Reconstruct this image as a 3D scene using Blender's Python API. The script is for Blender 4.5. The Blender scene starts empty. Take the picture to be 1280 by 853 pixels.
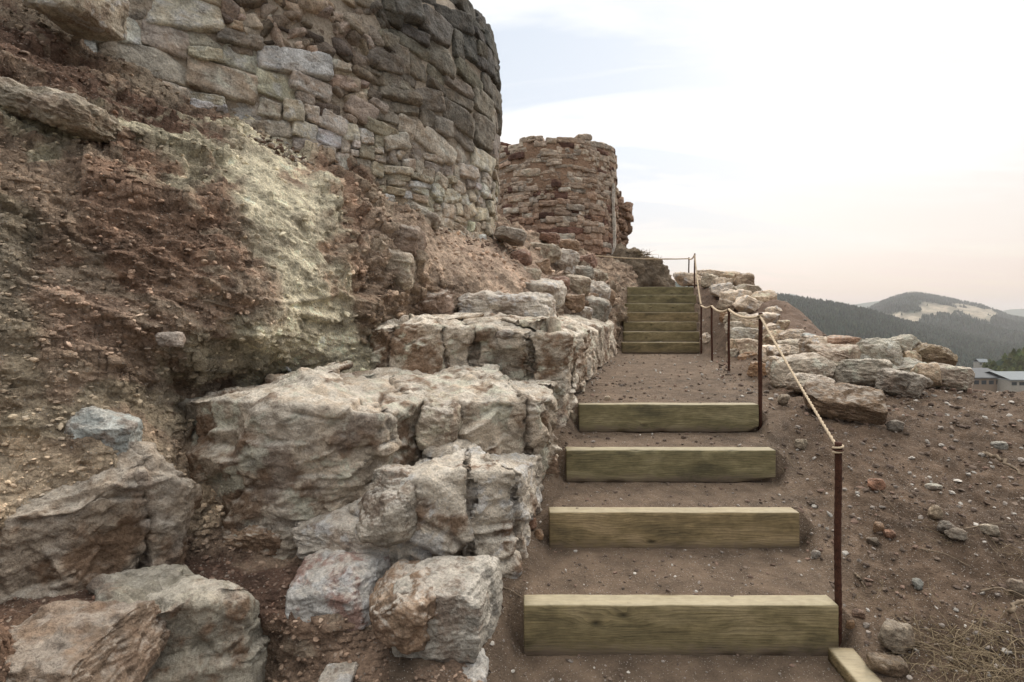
import bpy, math, random
import numpy as np
from math import radians as RAD
random.seed(7)
C = bpy.context.scene.collection
SC = bpy.context.scene
# ------------------------------------------------------------------ camera, world, sun, exposure
F = 640.0; HY = 400.0                         # focal length in photo pixels, row of the horizon
cam = bpy.data.cameras.new('camera'); camo = bpy.data.objects.new('camera', cam); C.objects.link(camo)
cam.sensor_width = 36; cam.lens = 18; cam.shift_y = -(426.5-HY)/1280
cam.clip_start = 0.05; cam.clip_end = 40000
camo.location = (0, 0, 0); camo.rotation_euler = (RAD(90), 0, 0); SC.camera = camo
SC.view_settings.view_transform = 'Standard'; SC.view_settings.look = 'None'
SC.view_settings.gamma = 1; SC.view_settings.exposure = 0.35
SUN_EL, SUN_AZ = RAD(34), RAD(42)             # azimuth from +Y towards +X
W = bpy.data.worlds.new('World'); SC.world = W; W.use_nodes = True
nt = W.node_tree; nt.nodes.clear()
def wn(t, **k):
    n = nt.nodes.new(t)
    for a, b in k.items(): setattr(n, a, b)
    return n
out = wn('ShaderNodeOutputWorld'); bg = wn('ShaderNodeBackground'); bg.inputs[1].default_value = 0.1
sky = wn('ShaderNodeTexSky', sky_type='NISHITA', sun_disc=False)
sky.sun_elevation = SUN_EL; sky.sun_rotation = SUN_AZ; sky.air_density = 1.2; sky.dust_density = 2.5
tc = wn('ShaderNodeTexCoord'); sep = wn('ShaderNodeSeparateXYZ'); nt.links.new(tc.outputs['Generated'], sep.inputs[0])
def wm(op, a, b=None, clamp=False):
    n = wn('ShaderNodeMath', operation=op); n.use_clamp = clamp
    for i, v in enumerate((a, b)):
        if v is None: continue
        if isinstance(v, (int, float)): n.inputs[i].default_value = v
        else: nt.links.new(v, n.inputs[i])
    return n.outputs[0]
# streaky high cloud, projected on a plane above the place
zc = wm('ADD', wm('MAXIMUM', sep.outputs[2], 0.0), 0.09)
cx = wm('DIVIDE', sep.outputs[0], zc); cy = wm('DIVIDE', sep.outputs[1], zc)
comb = wn('ShaderNodeCombineXYZ'); nt.links.new(cx, comb.inputs[0]); nt.links.new(cy, comb.inputs[1])
mp = wn('ShaderNodeMapping'); mp.inputs['Rotation'].default_value = (0, 0, RAD(-52)); mp.inputs['Scale'].default_value = (0.42, 1.15, 1); mp.inputs['Location'].default_value = (1.7, .6, 0)
nt.links.new(comb.outputs[0], mp.inputs[0])
cn = wn('ShaderNodeTexNoise'); cn.inputs['Scale'].default_value = 1.3; cn.inputs['Detail'].default_value = 8; cn.inputs['Roughness'].default_value = .58
cn.inputs['Distortion'].default_value = 0.9
nt.links.new(mp.outputs[0], cn.inputs['Vector'])
cr = wn('ShaderNodeValToRGB'); cr.color_ramp.elements[0].position = .42; cr.color_ramp.elements[1].position = .60
nt.links.new(cn.outputs[0], cr.inputs[0])
# cloud colour by height above the horizon: peach haze low, white above
er = wn('ShaderNodeValToRGB'); el = er.color_ramp
el.elements[0].position = 0.0; el.elements[0].color = (.86, .68, .57, 1)
el.elements[1].position = 1.0; el.elements[1].color = (1.0, .90, .77, 1)
for p, c in ((.05, (.97, .79, .68, 1)), (.12, (1.0, .91, .83, 1)), (.30, (.98, .97, .96, 1)), (.54, (.92, .94, .96, 1))):
    e = el.elements.new(p); e.color = c
nt.links.new(sep.outputs[2], er.inputs[0])
# brighter where the sun stands behind the cloud, duller on the other side
GA = .08; sd = (math.sin(GA)*math.cos(.2), math.cos(GA)*math.cos(.2), math.sin(.2))
dot = wn('ShaderNodeVectorMath', operation='DOT_PRODUCT'); nt.links.new(tc.outputs['Generated'], dot.inputs[0]); dot.inputs[1].default_value = sd
glow = wm('MULTIPLY', wm('POWER', wm('MAXIMUM', wm('ADD', wm('MULTIPLY', dot.outputs['Value'], .5), .5), 0.0), 3.0), 4.0)
glow = wm('ADD', glow, 5.3)
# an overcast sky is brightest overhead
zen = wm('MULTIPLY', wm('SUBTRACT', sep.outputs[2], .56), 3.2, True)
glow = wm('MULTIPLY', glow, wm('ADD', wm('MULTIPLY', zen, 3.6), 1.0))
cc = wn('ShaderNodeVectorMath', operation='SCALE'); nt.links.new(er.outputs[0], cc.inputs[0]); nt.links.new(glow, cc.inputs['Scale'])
thin = wn('ShaderNodeVectorMath', operation='MULTIPLY'); nt.links.new(cc.outputs[0], thin.inputs[0]); thin.inputs[1].default_value = (.78, .835, .91)
skys = wn('ShaderNodeVectorMath', operation='SCALE'); nt.links.new(sky.outputs[0], skys.inputs[0]); skys.inputs['Scale'].default_value = 1.0
m1 = wn('ShaderNodeMix', data_type='RGBA'); m1.inputs[0].default_value = .15
nt.links.new(thin.outputs[0], m1.inputs[6]); nt.links.new(skys.outputs[0], m1.inputs[7])
m2 = wn('ShaderNodeMix', data_type='RGBA'); nt.links.new(cr.outputs[0], m2.inputs[0])
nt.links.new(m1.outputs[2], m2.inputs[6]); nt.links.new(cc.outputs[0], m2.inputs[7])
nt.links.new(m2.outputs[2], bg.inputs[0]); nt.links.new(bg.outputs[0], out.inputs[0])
sl = bpy.data.lights.new('sun', 'SUN'); so = bpy.data.objects.new('sun', sl); C.objects.link(so)
sl.energy = 1.5; sl.angle = RAD(16); sl.color = (1, .88, .74)
so.rotation_euler = (RAD(90)-SUN_EL, 0, math.pi-SUN_AZ)   # light travels from the sun's side of the sky

# ------------------------------------------------------------------ numpy noise
def _h(ix, iy, iz, s=0):
    h = (ix.astype(np.uint32)*np.uint32(374761393) + iy.astype(np.uint32)*np.uint32(668265263)
         + iz.astype(np.uint32)*np.uint32(2246822519) + np.uint32((s*3266489917) & 0xffffffff))
    h ^= h >> np.uint32(15); h *= np.uint32(2246822519); h ^= h >> np.uint32(13); h *= np.uint32(3266489917); h ^= h >> np.uint32(16)
    return h
def perlin(p, s=0):
    p = np.asarray(p, np.float32); i = np.floor(p).astype(np.int32); f = p-i
    u = f*f*f*(f*(f*6-15)+10); r = []
    for a in (0, 1):
        for b in (0, 1):
            for c in (0, 1):
                h = _h(i[:, 0]+a, i[:, 1]+b, i[:, 2]+c, s)
                gx = (h & 1023).astype(np.float32)/511.5-1; gy = ((h >> 10) & 1023).astype(np.float32)/511.5-1; gz = ((h >> 20) & 1023).astype(np.float32)/511.5-1
                r.append(gx*(f[:, 0]-a)+gy*(f[:, 1]-b)+gz*(f[:, 2]-c))
    l = lambda a, b, t: a+(b-a)*t
    x0 = l(l(r[0], r[1], u[:, 2]), l(r[2], r[3], u[:, 2]), u[:, 1]); x1 = l(l(r[4], r[5], u[:, 2]), l(r[6], r[7], u[:, 2]), u[:, 1])
    return l(x0, x1, u[:, 0])
def fbm(p, o=4, s=0, g=.5, ridge=False):
    t = 0; a = 1.0; p = np.asarray(p, np.float32); n = 0
    for k in range(o):
        v = perlin(p, s+k*17)
        if ridge: v = .5-np.abs(v)*1.6
        t = t+v*a; n += a; a *= g; p = p*2.03+11.3
    return t
def facet(p, s=0, sq=(1, 1, 1)):
    """piecewise planar relief: every Voronoi cell is a tilted flake; returns (height, edge distance, cell id 0..1)"""
    p = np.asarray(p, np.float32)*np.array(sq, np.float32); i = np.floor(p).astype(np.int32)
    n = len(p); d1 = np.full(n, 9., np.float32); d2 = d1.copy(); val = np.zeros(n, np.float32); cid = np.zeros(n, np.float32)
    for a in (-1, 0, 1):
        for b in (-1, 0, 1):
            for c in (-1, 0, 1):
                h = _h(i[:, 0]+a, i[:, 1]+b, i[:, 2]+c, s); h2 = _h(i[:, 0]+a, i[:, 1]+b, i[:, 2]+c, s+5)
                jx = i[:, 0]+a+(h & 1023)/1023.; jy = i[:, 1]+b+((h >> 10) & 1023)/1023.; jz = i[:, 2]+c+((h >> 20) & 1023)/1023.
                dx = p[:, 0]-jx; dy = p[:, 1]-jy; dz = p[:, 2]-jz; d = dx*dx+dy*dy+dz*dz
                gx = (h2 & 255)/127.5-1; gy = ((h2 >> 8) & 255)/127.5-1; gz = ((h2 >> 16) & 255)/127.5-1; o = (h2 >> 24)/255.-.5
                v = gx*dx+gy*dy+gz*dz+o; near = d < d1
                d2 = np.where(near, d1, np.minimum(d2, d)); val = np.where(near, v, val); cid = np.where(near, o+.5, cid); d1 = np.where(near, d, d1)
    return val.astype(np.float32), (np.sqrt(d2)-np.sqrt(d1)).astype(np.float32), cid.astype(np.float32)
def smooth(x, a, b):
    t = np.clip((x-a)/(b-a), 0, 1); return t*t*(3-2*t)
# ------------------------------------------------------------------ mesh helpers
def P(px, py, d): return np.array([(px-640)/F*d, d, -(py-HY)/F*d])
def mesh(name, V, Q, mat, col=None, loc=(0, 0, 0), parent=None, flat=False, keep=False):
    V = np.ascontiguousarray(V, np.float32); Q = np.ascontiguousarray(Q, np.int32)
    m = bpy.data.meshes.new(name); m.vertices.add(len(V)); m.vertices.foreach_set('co', V.ravel())
    k = Q.shape[1]; m.loops.add(Q.size); m.loops.foreach_set('vertex_index', Q.ravel())
    m.polygons.add(len(Q)); m.polygons.foreach_set('loop_start', np.arange(0, Q.size, k, dtype=np.int32))
    m.polygons.foreach_set('use_smooth', np.full(len(Q), not flat))
    m.update(calc_edges=True); m.validate()
    if col is not None:
        c = np.ones((len(V), 4), np.float32); c[:, :3] = np.clip(col, 0.004, .95)
        a = m.color_attributes.new('Col', 'FLOAT_COLOR', 'POINT'); a.data.foreach_set('color', c.ravel())
    if mat: m.materials.append(mat)
    o = bpy.data.objects.new(name, m); o.location = loc; C.objects.link(o)
    if parent: o.parent = parent; o.matrix_parent_inverse = parent.matrix_basis.inverted() if keep else o.matrix_parent_inverse
    return o
def tag(o, label=None, cat=None, group=None, kind=None):
    for k, v in (('label', label), ('category', cat), ('group', group), ('kind', kind)):
        if v: o[k] = v
    return o
def empty(name, loc, label, cat, group=None):
    o = bpy.data.objects.new(name, None); o.location = loc; C.objects.link(o); return tag(o, label, cat, group)
def normals(V, Q):
    a = V[Q[:, 0]]; fn = np.cross(V[Q[:, 2]]-a, V[Q[:, 3]]-V[Q[:, 1]]); N = np.zeros_like(V)
    for k in range(4):
        for c in range(3): N[:, c] += np.bincount(Q[:, k], fn[:, c], len(V))
    return N/(np.linalg.norm(N, axis=1, keepdims=True)+1e-9)
_cg = {}
def cube_grid(nx, ny=None, nz=None):
    ny = ny or nx; nz = nz or nx
    key = (nx, ny, nz)
    if key in _cg: return _cg[key]
    pts = []; quads = []; off = 0
    dims = (nx, ny, nz)
    for ax in range(3):
        u, v = (ax+1) % 3, (ax+2) % 3
        for sgn in (-1, 1):
            gu, gv = np.meshgrid(np.arange(dims[u]+1), np.arange(dims[v]+1), indexing='ij')
            p = np.zeros((gu.size, 3), np.int64); p[:, u] = gu.ravel(); p[:, v] = gv.ravel(); p[:, ax] = 0 if sgn < 0 else dims[ax]
            idx = np.arange(gu.size).reshape(gu.shape)+off
            q = np.stack([idx[:-1, :-1], idx[1:, :-1], idx[1:, 1:], idx[:-1, 1:]], -1).reshape(-1, 4)
            if sgn < 0: q = q[:, ::-1]
            pts.append(p); quads.append(q); off += gu.size
    p = np.concatenate(pts); q = np.concatenate(quads)
    uq, inv = np.unique(p, axis=0, return_inverse=True); inv = inv.ravel()
    V = uq/np.array(dims)*2.-1
    _cg[key] = (V.astype(np.float32), inv[q].astype(np.int32)); return _cg[key]
def rotm(rx, ry, rz):
    cx_, sx, cy_, sy, cz, sz = math.cos(rx), math.sin(rx), math.cos(ry), math.sin(ry), math.cos(rz), math.sin(rz)
    X = np.array([[1, 0, 0], [0, cx_, -sx], [0, sx, cx_]]); Y = np.array([[cy_, 0, sy], [0, 1, 0], [-sy, 0, cy_]]); Z = np.array([[cz, -sz, 0], [sz, cz, 0], [0, 0, 1]])
    return Z@Y@X
def rock(size, seed, n=24, k=5, cuts=6, bite=.25, amp=.05, fac=.05, ff=2.2, rot=(0, 0, 0), top=None, warp=None, dims=None):
    """a broken stone: rounded block, cut by random planes, then flaked and roughened. returns V, Q, height, up"""
    rs = np.random.RandomState(seed); V, Q = cube_grid(*(dims or (n,))); V = V.copy()
    size = np.array(size, float)
    r = (np.abs(V)**k).sum(1)**(1./k); V = V/r[:, None]
    for c in range(cuts):
        d = rs.normal(size=3); d /= np.linalg.norm(d); m = (V@d).max(); s = V@d-m*(1-bite*rs.uniform(.3, 1))
        V -= np.maximum(s, 0)[:, None]*d*.92
    if warp is not None: V = warp(V)
    V = V*size/2
    g = float(np.cbrt(size.prod())); o = np.array([seed*3.17 % 97, seed*1.73 % 89, seed*.71 % 83])
    N = normals(V, Q); p = V/g
    hf, edge, cid = facet(p*ff+o, seed)
    p = p+.10*np.stack([perlin(p*3+o, 1), perlin(p*3+o, 2), perlin(p*3+o, 3)], -1)
    bed = np.array([1, 1, 2.2])
    h = fbm(p*1.4+o, 3, seed)*amp*1.5 + fbm(p*5*bed+o, 4, seed+3, .6)*amp*.5 + hf*fac*smooth(edge, 0, .12)*.8
    h += np.minimum(fbm(p*2.6+o+5, 3, seed+4, .5, True), .25)*amp*.8
    h2, e2, _ = facet(p*ff*3.1*bed+o, seed+9); h += h2*fac*.26*smooth(e2, 0, .15)
    ab = V+o; mic = fbm(ab*14*bed, 3, seed+7, .6)*.009+fbm(ab*45, 2, seed+8)*.0028
    if g < .12: mic = mic*g*6
    V = V+N*(h*g+mic)[:, None]; h = h+mic/g*.5
    R = rotm(*rot); V = V@R.T; N = normals(V, Q)
    return V, Q, h/(amp+fac), N[:, 2], cid
def stonecol(base, V, h, up, seed, stain=(.26, .17, .11), dust=(.66, .61, .54), sa=.6, da=.45, g=1.0, cid=None):
    o = seed*1.37 % 71; base = np.array(base); n = len(V)
    c = np.repeat(base[None], n, 0)*(1+.45*fbm(V*(2.2/g)+o, 5, seed+40, .6)[:, None])
    if cid is not None: c = c*(1+(cid-.5)[:, None]*.22)
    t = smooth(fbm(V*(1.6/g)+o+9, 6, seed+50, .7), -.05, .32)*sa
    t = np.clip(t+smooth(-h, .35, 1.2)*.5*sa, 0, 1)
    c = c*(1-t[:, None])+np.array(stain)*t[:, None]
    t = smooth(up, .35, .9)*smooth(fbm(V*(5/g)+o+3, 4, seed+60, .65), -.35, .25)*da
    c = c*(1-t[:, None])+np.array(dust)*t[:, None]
    t = smooth(fbm(V*(3.1/g)+o+33, 6, seed+70, .68), .15, .38)*.6
    return c*(1-t[:, None])+np.minimum(base*1.5, .64)*t[:, None]
# ------------------------------------------------------------------ materials
def mat(name): 
    m = bpy.data.materials.new(name); m.use_nodes = True; n = m.node_tree; n.nodes.clear(); return m, n
def earthy(name, vary=.35, s1=18, s2=90, bump=.6, bd=.012, rough=.92, speck=None, speck_amt=.5, attr=True, color=(.3, .3, .3), crack=0.0, scale=1.0, haze=0, spec=.25):
    m, t = mat(name); N = t.nodes; L = t.links
    o = N.new('ShaderNodeOutputMaterial'); b = N.new('ShaderNodeBsdfPrincipled'); L.new(b.outputs[0], o.inputs[0])
    b.inputs['Roughness'].default_value = rough; b.inputs['Specular IOR Level'].default_value = spec
    tc = N.new('ShaderNodeTexCoord'); g = N.new('ShaderNodeNewGeometry'); pos = g.outputs['Position']
    if attr: a = N.new('ShaderNodeAttribute'); a.attribute_name = 'Col'; base = a.outputs['Color']
    else: a = N.new('ShaderNodeRGB'); a.outputs[0].default_value = (*color, 1); base = a.outputs[0]
    def noise(s, det, r=.6):
        q = N.new('ShaderNodeTexNoise'); q.inputs['Scale'].default_value = s*scale; q.inputs['Detail'].default_value = det; q.inputs['Roughness'].default_value = r
        L.new(pos, q.inputs['Vector']); return q.outputs[0]
    def math_(op, x, y, z=None, cl=False):
        q = N.new('ShaderNodeMath'); q.operation = op; q.use_clamp = cl
        for i, v in enumerate((x, y, z)):
            if v is None: continue
            if isinstance(v, (int, float)): q.inputs[i].default_value = v
            else: L.new(v, q.inputs[i])
        return q.outputs[0]
    n1 = noise(s1, 9, .68); n2 = noise(s2, 6, .65)
    n3 = noise(s2*3.1, 3, .7); n0 = noise(s1*.33, 5, .7)
    f = math_('ADD', math_('MULTIPLY', math_('SUBTRACT', n1, .5), vary*4.2), math_('MULTIPLY', math_('SUBTRACT', n2, .5), vary*4.2))
    f = math_('ADD', f, math_('ADD', math_('MULTIPLY', math_('SUBTRACT', n3, .5), vary*2.6), math_('MULTIPLY', math_('SUBTRACT', n0, .5), vary*2.0)))
    f = math_('MAXIMUM', math_('ADD', f, 1.0), .25)
    v = N.new('ShaderNodeVectorMath'); v.operation = 'SCALE'; L.new(base, v.inputs[0]); L.new(f, v.inputs['Scale']); col = v.outputs[0]
    if speck:
        vo = N.new('ShaderNodeTexVoronoi'); vo.inputs['Scale'].default_value = s2*1.1*scale; L.new(pos, vo.inputs['Vector'])
        sp = N.new('ShaderNodeSeparateColor'); L.new(vo.outputs['Color'], sp.inputs[0])
        mk = math_('MULTIPLY', math_('GREATER_THAN', sp.outputs[0], .86), math_('LESS_THAN', vo.outputs['Distance'], .33))
        mx = N.new('ShaderNodeMix'); mx.data_type = 'RGBA'; L.new(math_('MULTIPLY', mk, speck_amt), mx.inputs[0]); L.new(col, mx.inputs[6]); mx.inputs[7].default_value = (*speck, 1); col = mx.outputs[2]
    L.new(col, b.inputs['Base Color'])
    vb = N.new('ShaderNodeTexVoronoi'); vb.feature = 'F1'; vb.inputs['Scale'].default_value = s2*.45*scale; L.new(pos, vb.inputs['Vector'])
    h = math_('ADD', math_('MULTIPLY', n1, 1.6), math_('MULTIPLY', n2, .55)); h = math_('ADD', h, math_('MULTIPLY', vb.outputs['Distance'], -.28))
    if crack:
        mu = N.new('ShaderNodeTexVoronoi'); mu.feature = 'DISTANCE_TO_EDGE'; mu.inputs['Scale'].default_value = s1*.35*scale
        nv = N.new('ShaderNodeTexNoise'); nv.inputs['Scale'].default_value = s1*scale*.5; nv.inputs['Detail'].default_value = 4; L.new(pos, nv.inputs['Vector'])
        ad = N.new('ShaderNodeVectorMath'); ad.operation = 'MULTIPLY_ADD'; L.new(nv.outputs['Color'], ad.inputs[0]); ad.inputs[1].default_value = (.22/scale,)*3; L.new(pos, ad.inputs[2])
        L.new(ad.outputs[0], mu.inputs['Vector'])
        ck = math_('MULTIPLY', math_('SUBTRACT', 1.0, math_('MULTIPLY', mu.outputs[0], 14.0), None, True), -crack)
        h = math_('ADD', h, ck)
    bp = N.new('ShaderNodeBump'); bp.inputs['Strength'].default_value = bump; bp.inputs['Distance'].default_value = bd/scale; L.new(h, bp.inputs['Height']); L.new(bp.outputs[0], b.inputs['Normal'])
    return m
M_ROCK = earthy('limestone', .33, 14, 85, 1.0, .030, speck=(.12, .09, .07), speck_amt=.35)
M_SOIL = earthy('soil', .40, 9, 80, 1.0, .060, speck=(.42, .38, .33), speck_amt=.75)
M_PATH = earthy('trodden_earth', .24, 9, 130, 1.0, .024, speck=(.42, .38, .34), speck_amt=.8)
M_WALL = earthy('masonry_stone', .42, 10, 60, 1.0, .038, crack=.15)
M_MORT = earthy('mortar', .25, 9, 60, 1.0, .04, attr=False, color=(.46, .39, .315))
M_MORT2 = earthy('red_mortar', .25, 6, 40, 1.0, .05, attr=False, color=(.31, .205, .14))
M_FAR = earthy('far_ground', .25, .02, .09, .3, 2, attr=True, spec=0)
M_NEEDLE = earthy('pine_foliage', .3, .05, .4, .2, .5, attr=True, spec=0)
M_PEB = earthy('pebbles', .2, 30, 150, .5, .004)
def simple(name, col, rough=.8, metal=0, vary=.3, sc=60, bump=.3):
    return earthy(name, vary, sc, sc*4, bump, .003, rough, attr=False, color=col)
M_RUST = simple('rusted_iron', (.062, .026, .016), .9, vary=.5, sc=60)
M_ROPE = simple('hemp_rope', (.52, .42, .30), .9, vary=.12, sc=90)
M_TWIG = simple('dry_wood', (.20, .155, .11), .9, vary=.25, sc=40)
M_GRASS = simple('dry_grass', (.25, .195, .125), .9, vary=.2, sc=20)
def wood():
    m, t = mat('treated_pine'); N = t.nodes; L = t.links
    o = N.new('ShaderNodeOutputMaterial'); b = N.new('ShaderNodeBsdfPrincipled'); L.new(b.outputs[0], o.inputs[0]); b.inputs['Roughness'].default_value = .75; b.inputs['Specular IOR Level'].default_value = .3
    tc = N.new('ShaderNodeTexCoord'); oi = N.new('ShaderNodeObjectInfo')
    sc = N.new('ShaderNodeVectorMath'); sc.operation = 'SCALE'; L.new(oi.outputs['Random'], sc.inputs['Scale']); sc.inputs[0].default_value = (37, 11, 5)
    ad = N.new('ShaderNodeVectorMath'); ad.operation = 'ADD'; L.new(tc.outputs['Object'], ad.inputs[0]); L.new(sc.outputs[0], ad.inputs[1])
    def mp(s): 
        q = N.new('ShaderNodeMapping'); q.inputs['Scale'].default_value = s; L.new(ad.outputs[0], q.inputs[0]); return q.outputs[0]
    def nz(v, s, d, r=.6, dist=0):
        q = N.new('ShaderNodeTexNoise'); q.inputs['Scale'].default_value = s; q.inputs['Detail'].default_value = d; q.inputs['Roughness'].default_value = r; q.inputs['Distortion'].default_value = dist; L.new(v, q.inputs['Vector']); return q.outputs[0]
    def mt(op, x, y=None, cl=False):
        q = N.new('ShaderNodeMath'); q.operation = op; q.use_clamp = cl
        for i, v in enumerate((x, y)):
            if v is None: continue
            if isinstance(v, (int, float)): q.inputs[i].default_value = v
            else: L.new(v, q.inputs[i])
        return q.outputs[0]
    # knots: sparse voronoi on the face; the grain bends round them
    kv = N.new('ShaderNodeTexVoronoi'); kv.voronoi_dimensions = '2D'; kv.inputs['Scale'].default_value = 1.0; sk = N.new('ShaderNodeSeparateXYZ'); L.new(ad.outputs[0], sk.inputs[0]); ck_ = N.new('ShaderNodeCombineXYZ'); L.new(mt('MULTIPLY', sk.outputs[0], 2.1), ck_.inputs[0]); L.new(mt('MULTIPLY', sk.outputs[2], 5.0), ck_.inputs[1]); L.new(ck_.outputs[0], kv.inputs['Vector'])
    sepc = N.new('ShaderNodeSeparateColor'); L.new(kv.outputs['Color'], sepc.inputs[0])
    on = mt('GREATER_THAN', sepc.outputs[1], .60)
    kd = kv.outputs['Distance']
    halo = mt('MULTIPLY', mt('SUBTRACT', 1.0, mt('MULTIPLY', kd, 2.6), True), on)
    knot = mt('MULTIPLY', mt('SUBTRACT', 1.0, mt('MULTIPLY', kd, 11.0), True), on)
    sx = N.new('ShaderNodeSeparateXYZ'); L.new(ad.outputs[0], sx.inputs[0])
    wob = mt('MULTIPLY', nz(mp((.9, 3, 3)), 1.6, 3), .16)
    r = mt('ADD', mt('ADD', sx.outputs[2], wob), mt('MULTIPLY', mt('MULTIPLY', halo, halo), .045))
    r = mt('ADD', r, mt('MULTIPLY', sx.outputs[1], .6))
    ring = mt('FRACT', mt('MULTIPLY', r, 62.0)); ring = mt('POWER', ring, 1.8)
    fine = nz(mp((5, 160, 160)), 1.0, 5, .6)
    stain = nz(mp((1.1, 3.5, 3.5)), 2.2, 5, .62, .6)
    wear = nz(mp((6, 10, 10)), 2.5, 6, .7)
    cr = N.new('ShaderNodeValToRGB'); e = cr.color_ramp; e.elements[0].position = .34; e.elements[0].color = (.11, .093, .057, 1); e.elements[1].position = .66; e.elements[1].color = (.275, .228, .145, 1)
    q = e.elements.new(.5); q.color = (.196, .162, .094, 1)
    L.new(stain, cr.inputs[0])
    f = mt('SUBTRACT', 1.16, mt('MULTIPLY', ring, .42)); f = mt('MULTIPLY', f, mt('ADD', .40, mt('MULTIPLY', fine, 1.15))); f = mt('MULTIPLY', f, mt('SUBTRACT', 1.0, mt('MULTIPLY', knot, .8)))
    f = mt('MULTIPLY', f, mt('ADD', .35, mt('MULTIPLY', wear, 1.25)))
    v = N.new('ShaderNodeVectorMath'); v.operation = 'SCALE'; L.new(cr.outputs[0], v.inputs[0]); L.new(f, v.inputs['Scale'])
    hu = N.new('ShaderNodeMix'); hu.data_type = 'RGBA'; hu.blend_type = 'MULTIPLY'; hu.inputs[0].default_value = 1.0
    hr = N.new('ShaderNodeValToRGB'); hr.color_ramp.elements[0].color = (.86, .90, .80, 1); hr.color_ramp.elements[1].color = (1.12, 1.0, .88, 1); L.new(oi.outputs['Random'], hr.inputs[0])
    L.new(v.outputs[0], hu.inputs[6]); L.new(hr.outputs[0], hu.inputs[7])
    # trodden dust lies on the upper face
    g = N.new('ShaderNodeNewGeometry'); sn = N.new('ShaderNodeSeparateXYZ'); L.new(g.outputs['Normal'], sn.inputs[0])
    du = mt('MULTIPLY', mt('SUBTRACT', mt('MULTIPLY', sn.outputs[2], 2.0), 1.0, True), mt('ADD', .25, mt('MULTIPLY', wear, .8)), True)
    # soil splashed on the lowest few centimetres, with an uneven edge
    so_ = N.new('ShaderNodeSeparateXYZ'); L.new(tc.outputs['Object'], so_.inputs[0])
    sp = mt('SUBTRACT', mt('MULTIPLY', mt('SUBTRACT', wear, .45), 3.0), mt('MULTIPLY', mt('ADD', so_.outputs[2], .06), 17.0), True)
    sp = mt('MULTIPLY', sp, .75)
    m1 = N.new('ShaderNodeMix'); m1.data_type = 'RGBA'; L.new(du, m1.inputs[0]); L.new(hu.outputs[2], m1.inputs[6]); m1.inputs[7].default_value = (.42, .37, .265, 1)
    m2 = N.new('ShaderNodeMix'); m2.data_type = 'RGBA'; L.new(sp, m2.inputs[0]); L.new(m1.outputs[2], m2.inputs[6]); m2.inputs[7].default_value = (.13, .095, .075, 1)
    L.new(m2.outputs[2], b.inputs['Base Color'])
    bp = N.new('ShaderNodeBump'); bp.inputs['Strength'].default_value = .6; bp.inputs['Distance'].default_value = .004
    L.new(mt('ADD', mt('MULTIPLY', fine, 1.0), mt('ADD', mt('MULTIPLY', ring, -.5), mt('MULTIPLY', knot, -1.0))), bp.inputs['Height']); L.new(bp.outputs[0], b.inputs['Normal'])
    return m
M_WOOD = wood()
# ------------------------------------------------------------------ path profile and ground
STEP_Y = [2.44, 3.07, 3.66, 4.27]; STEP_Z = [-1.361, -1.156, -.932, -.707]
N_UP = 7
UP_Y = [9.9+i*.278 for i in range(N_UP)]; UP_Z = [-.433+i*.196 for i in range(N_UP)]
AY = np.array([0., 2.44, 3.07, 3.66, 4.27, 9.9, 11.57, 14.]); AL = np.array([-.6, .057, .225, .389, .56, 2.13, 2.62, 3.0]); AR = np.array([.93, 1.56, 1.727, 1.887, 2.06, 3.63, 4.12, 4.6])
def path_z(y):
    z = np.full_like(y, -1.60)
    prev = -1.60
    pts = []
    ys = STEP_Y+UP_Y; zs = STEP_Z+UP_Z
    for i, (a, b) in enumerate(zip(ys, zs)):
        nxt = ys[i+1] if i+1 < len(ys) else 16.
        nz_ = {3: -.645}.get(i, b+.004)
        seg = (y >= a+.06)
        z = np.where(seg, b-.012+(nz_-b)*np.clip((y-a-.06)/(nxt-a), 0, 1), z)
    return z
RP = np.array([(1.6,2.3,-1.50),(2.5,2.2,-1.42),(4,2.2,-1.42),(1.4,1.2,-1.7),(3,1,-1.75),(6,1.5,-1.7),(1.7,3,-1.27),(2.8,3,-1.2),(5,3,-1.15),(2.0,3.7,-1.06),(3.5,3.7,-1.03),(6,3.7,-1.05),
 (2.3,4.4,-.76),(3.0,4.3,-.80),(4,4.4,-.82),(7,4.5,-.95),(2.6,5.3,-.74),(4.2,5.3,-.76),(6.5,5.8,-.86),(2.8,6.5,-.69),(4.2,6.3,-.68),(5.5,6.5,-.9),(7,7,-1.4),(3.2,7.8,-.66),(3.9,7.8,-.48),(4.8,7.8,-.35),(6,8,-1.2),(8,8,-2.2),
 (3.5,9,-.62),(4.05,9,-.34),(4.95,9.3,.36),(5.6,9.3,-.35),(7,9.5,-1.9),(3.8,9.9,-.42),(4.5,10.5,.34),(5.5,10.5,.1),(7,11,-1.9),(4.25,11.6,.66),(4.8,11.6,.85),(5.8,11.6,.2),(4.3,13,.8),(5,13,.82),(3,13,.8),(2,13,.82),
 (1,13,1.0),(6.5,13,-.9),(3,15,.95),(5,16,.1),(8,14,-3),(10,10,-3.8),(9.5,6,-2.2),(11,4,-2.1),(8,16,-4),(12,14,-6),(0,16,1.1),(14,8,-6),(14,3,-3.5)])
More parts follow.
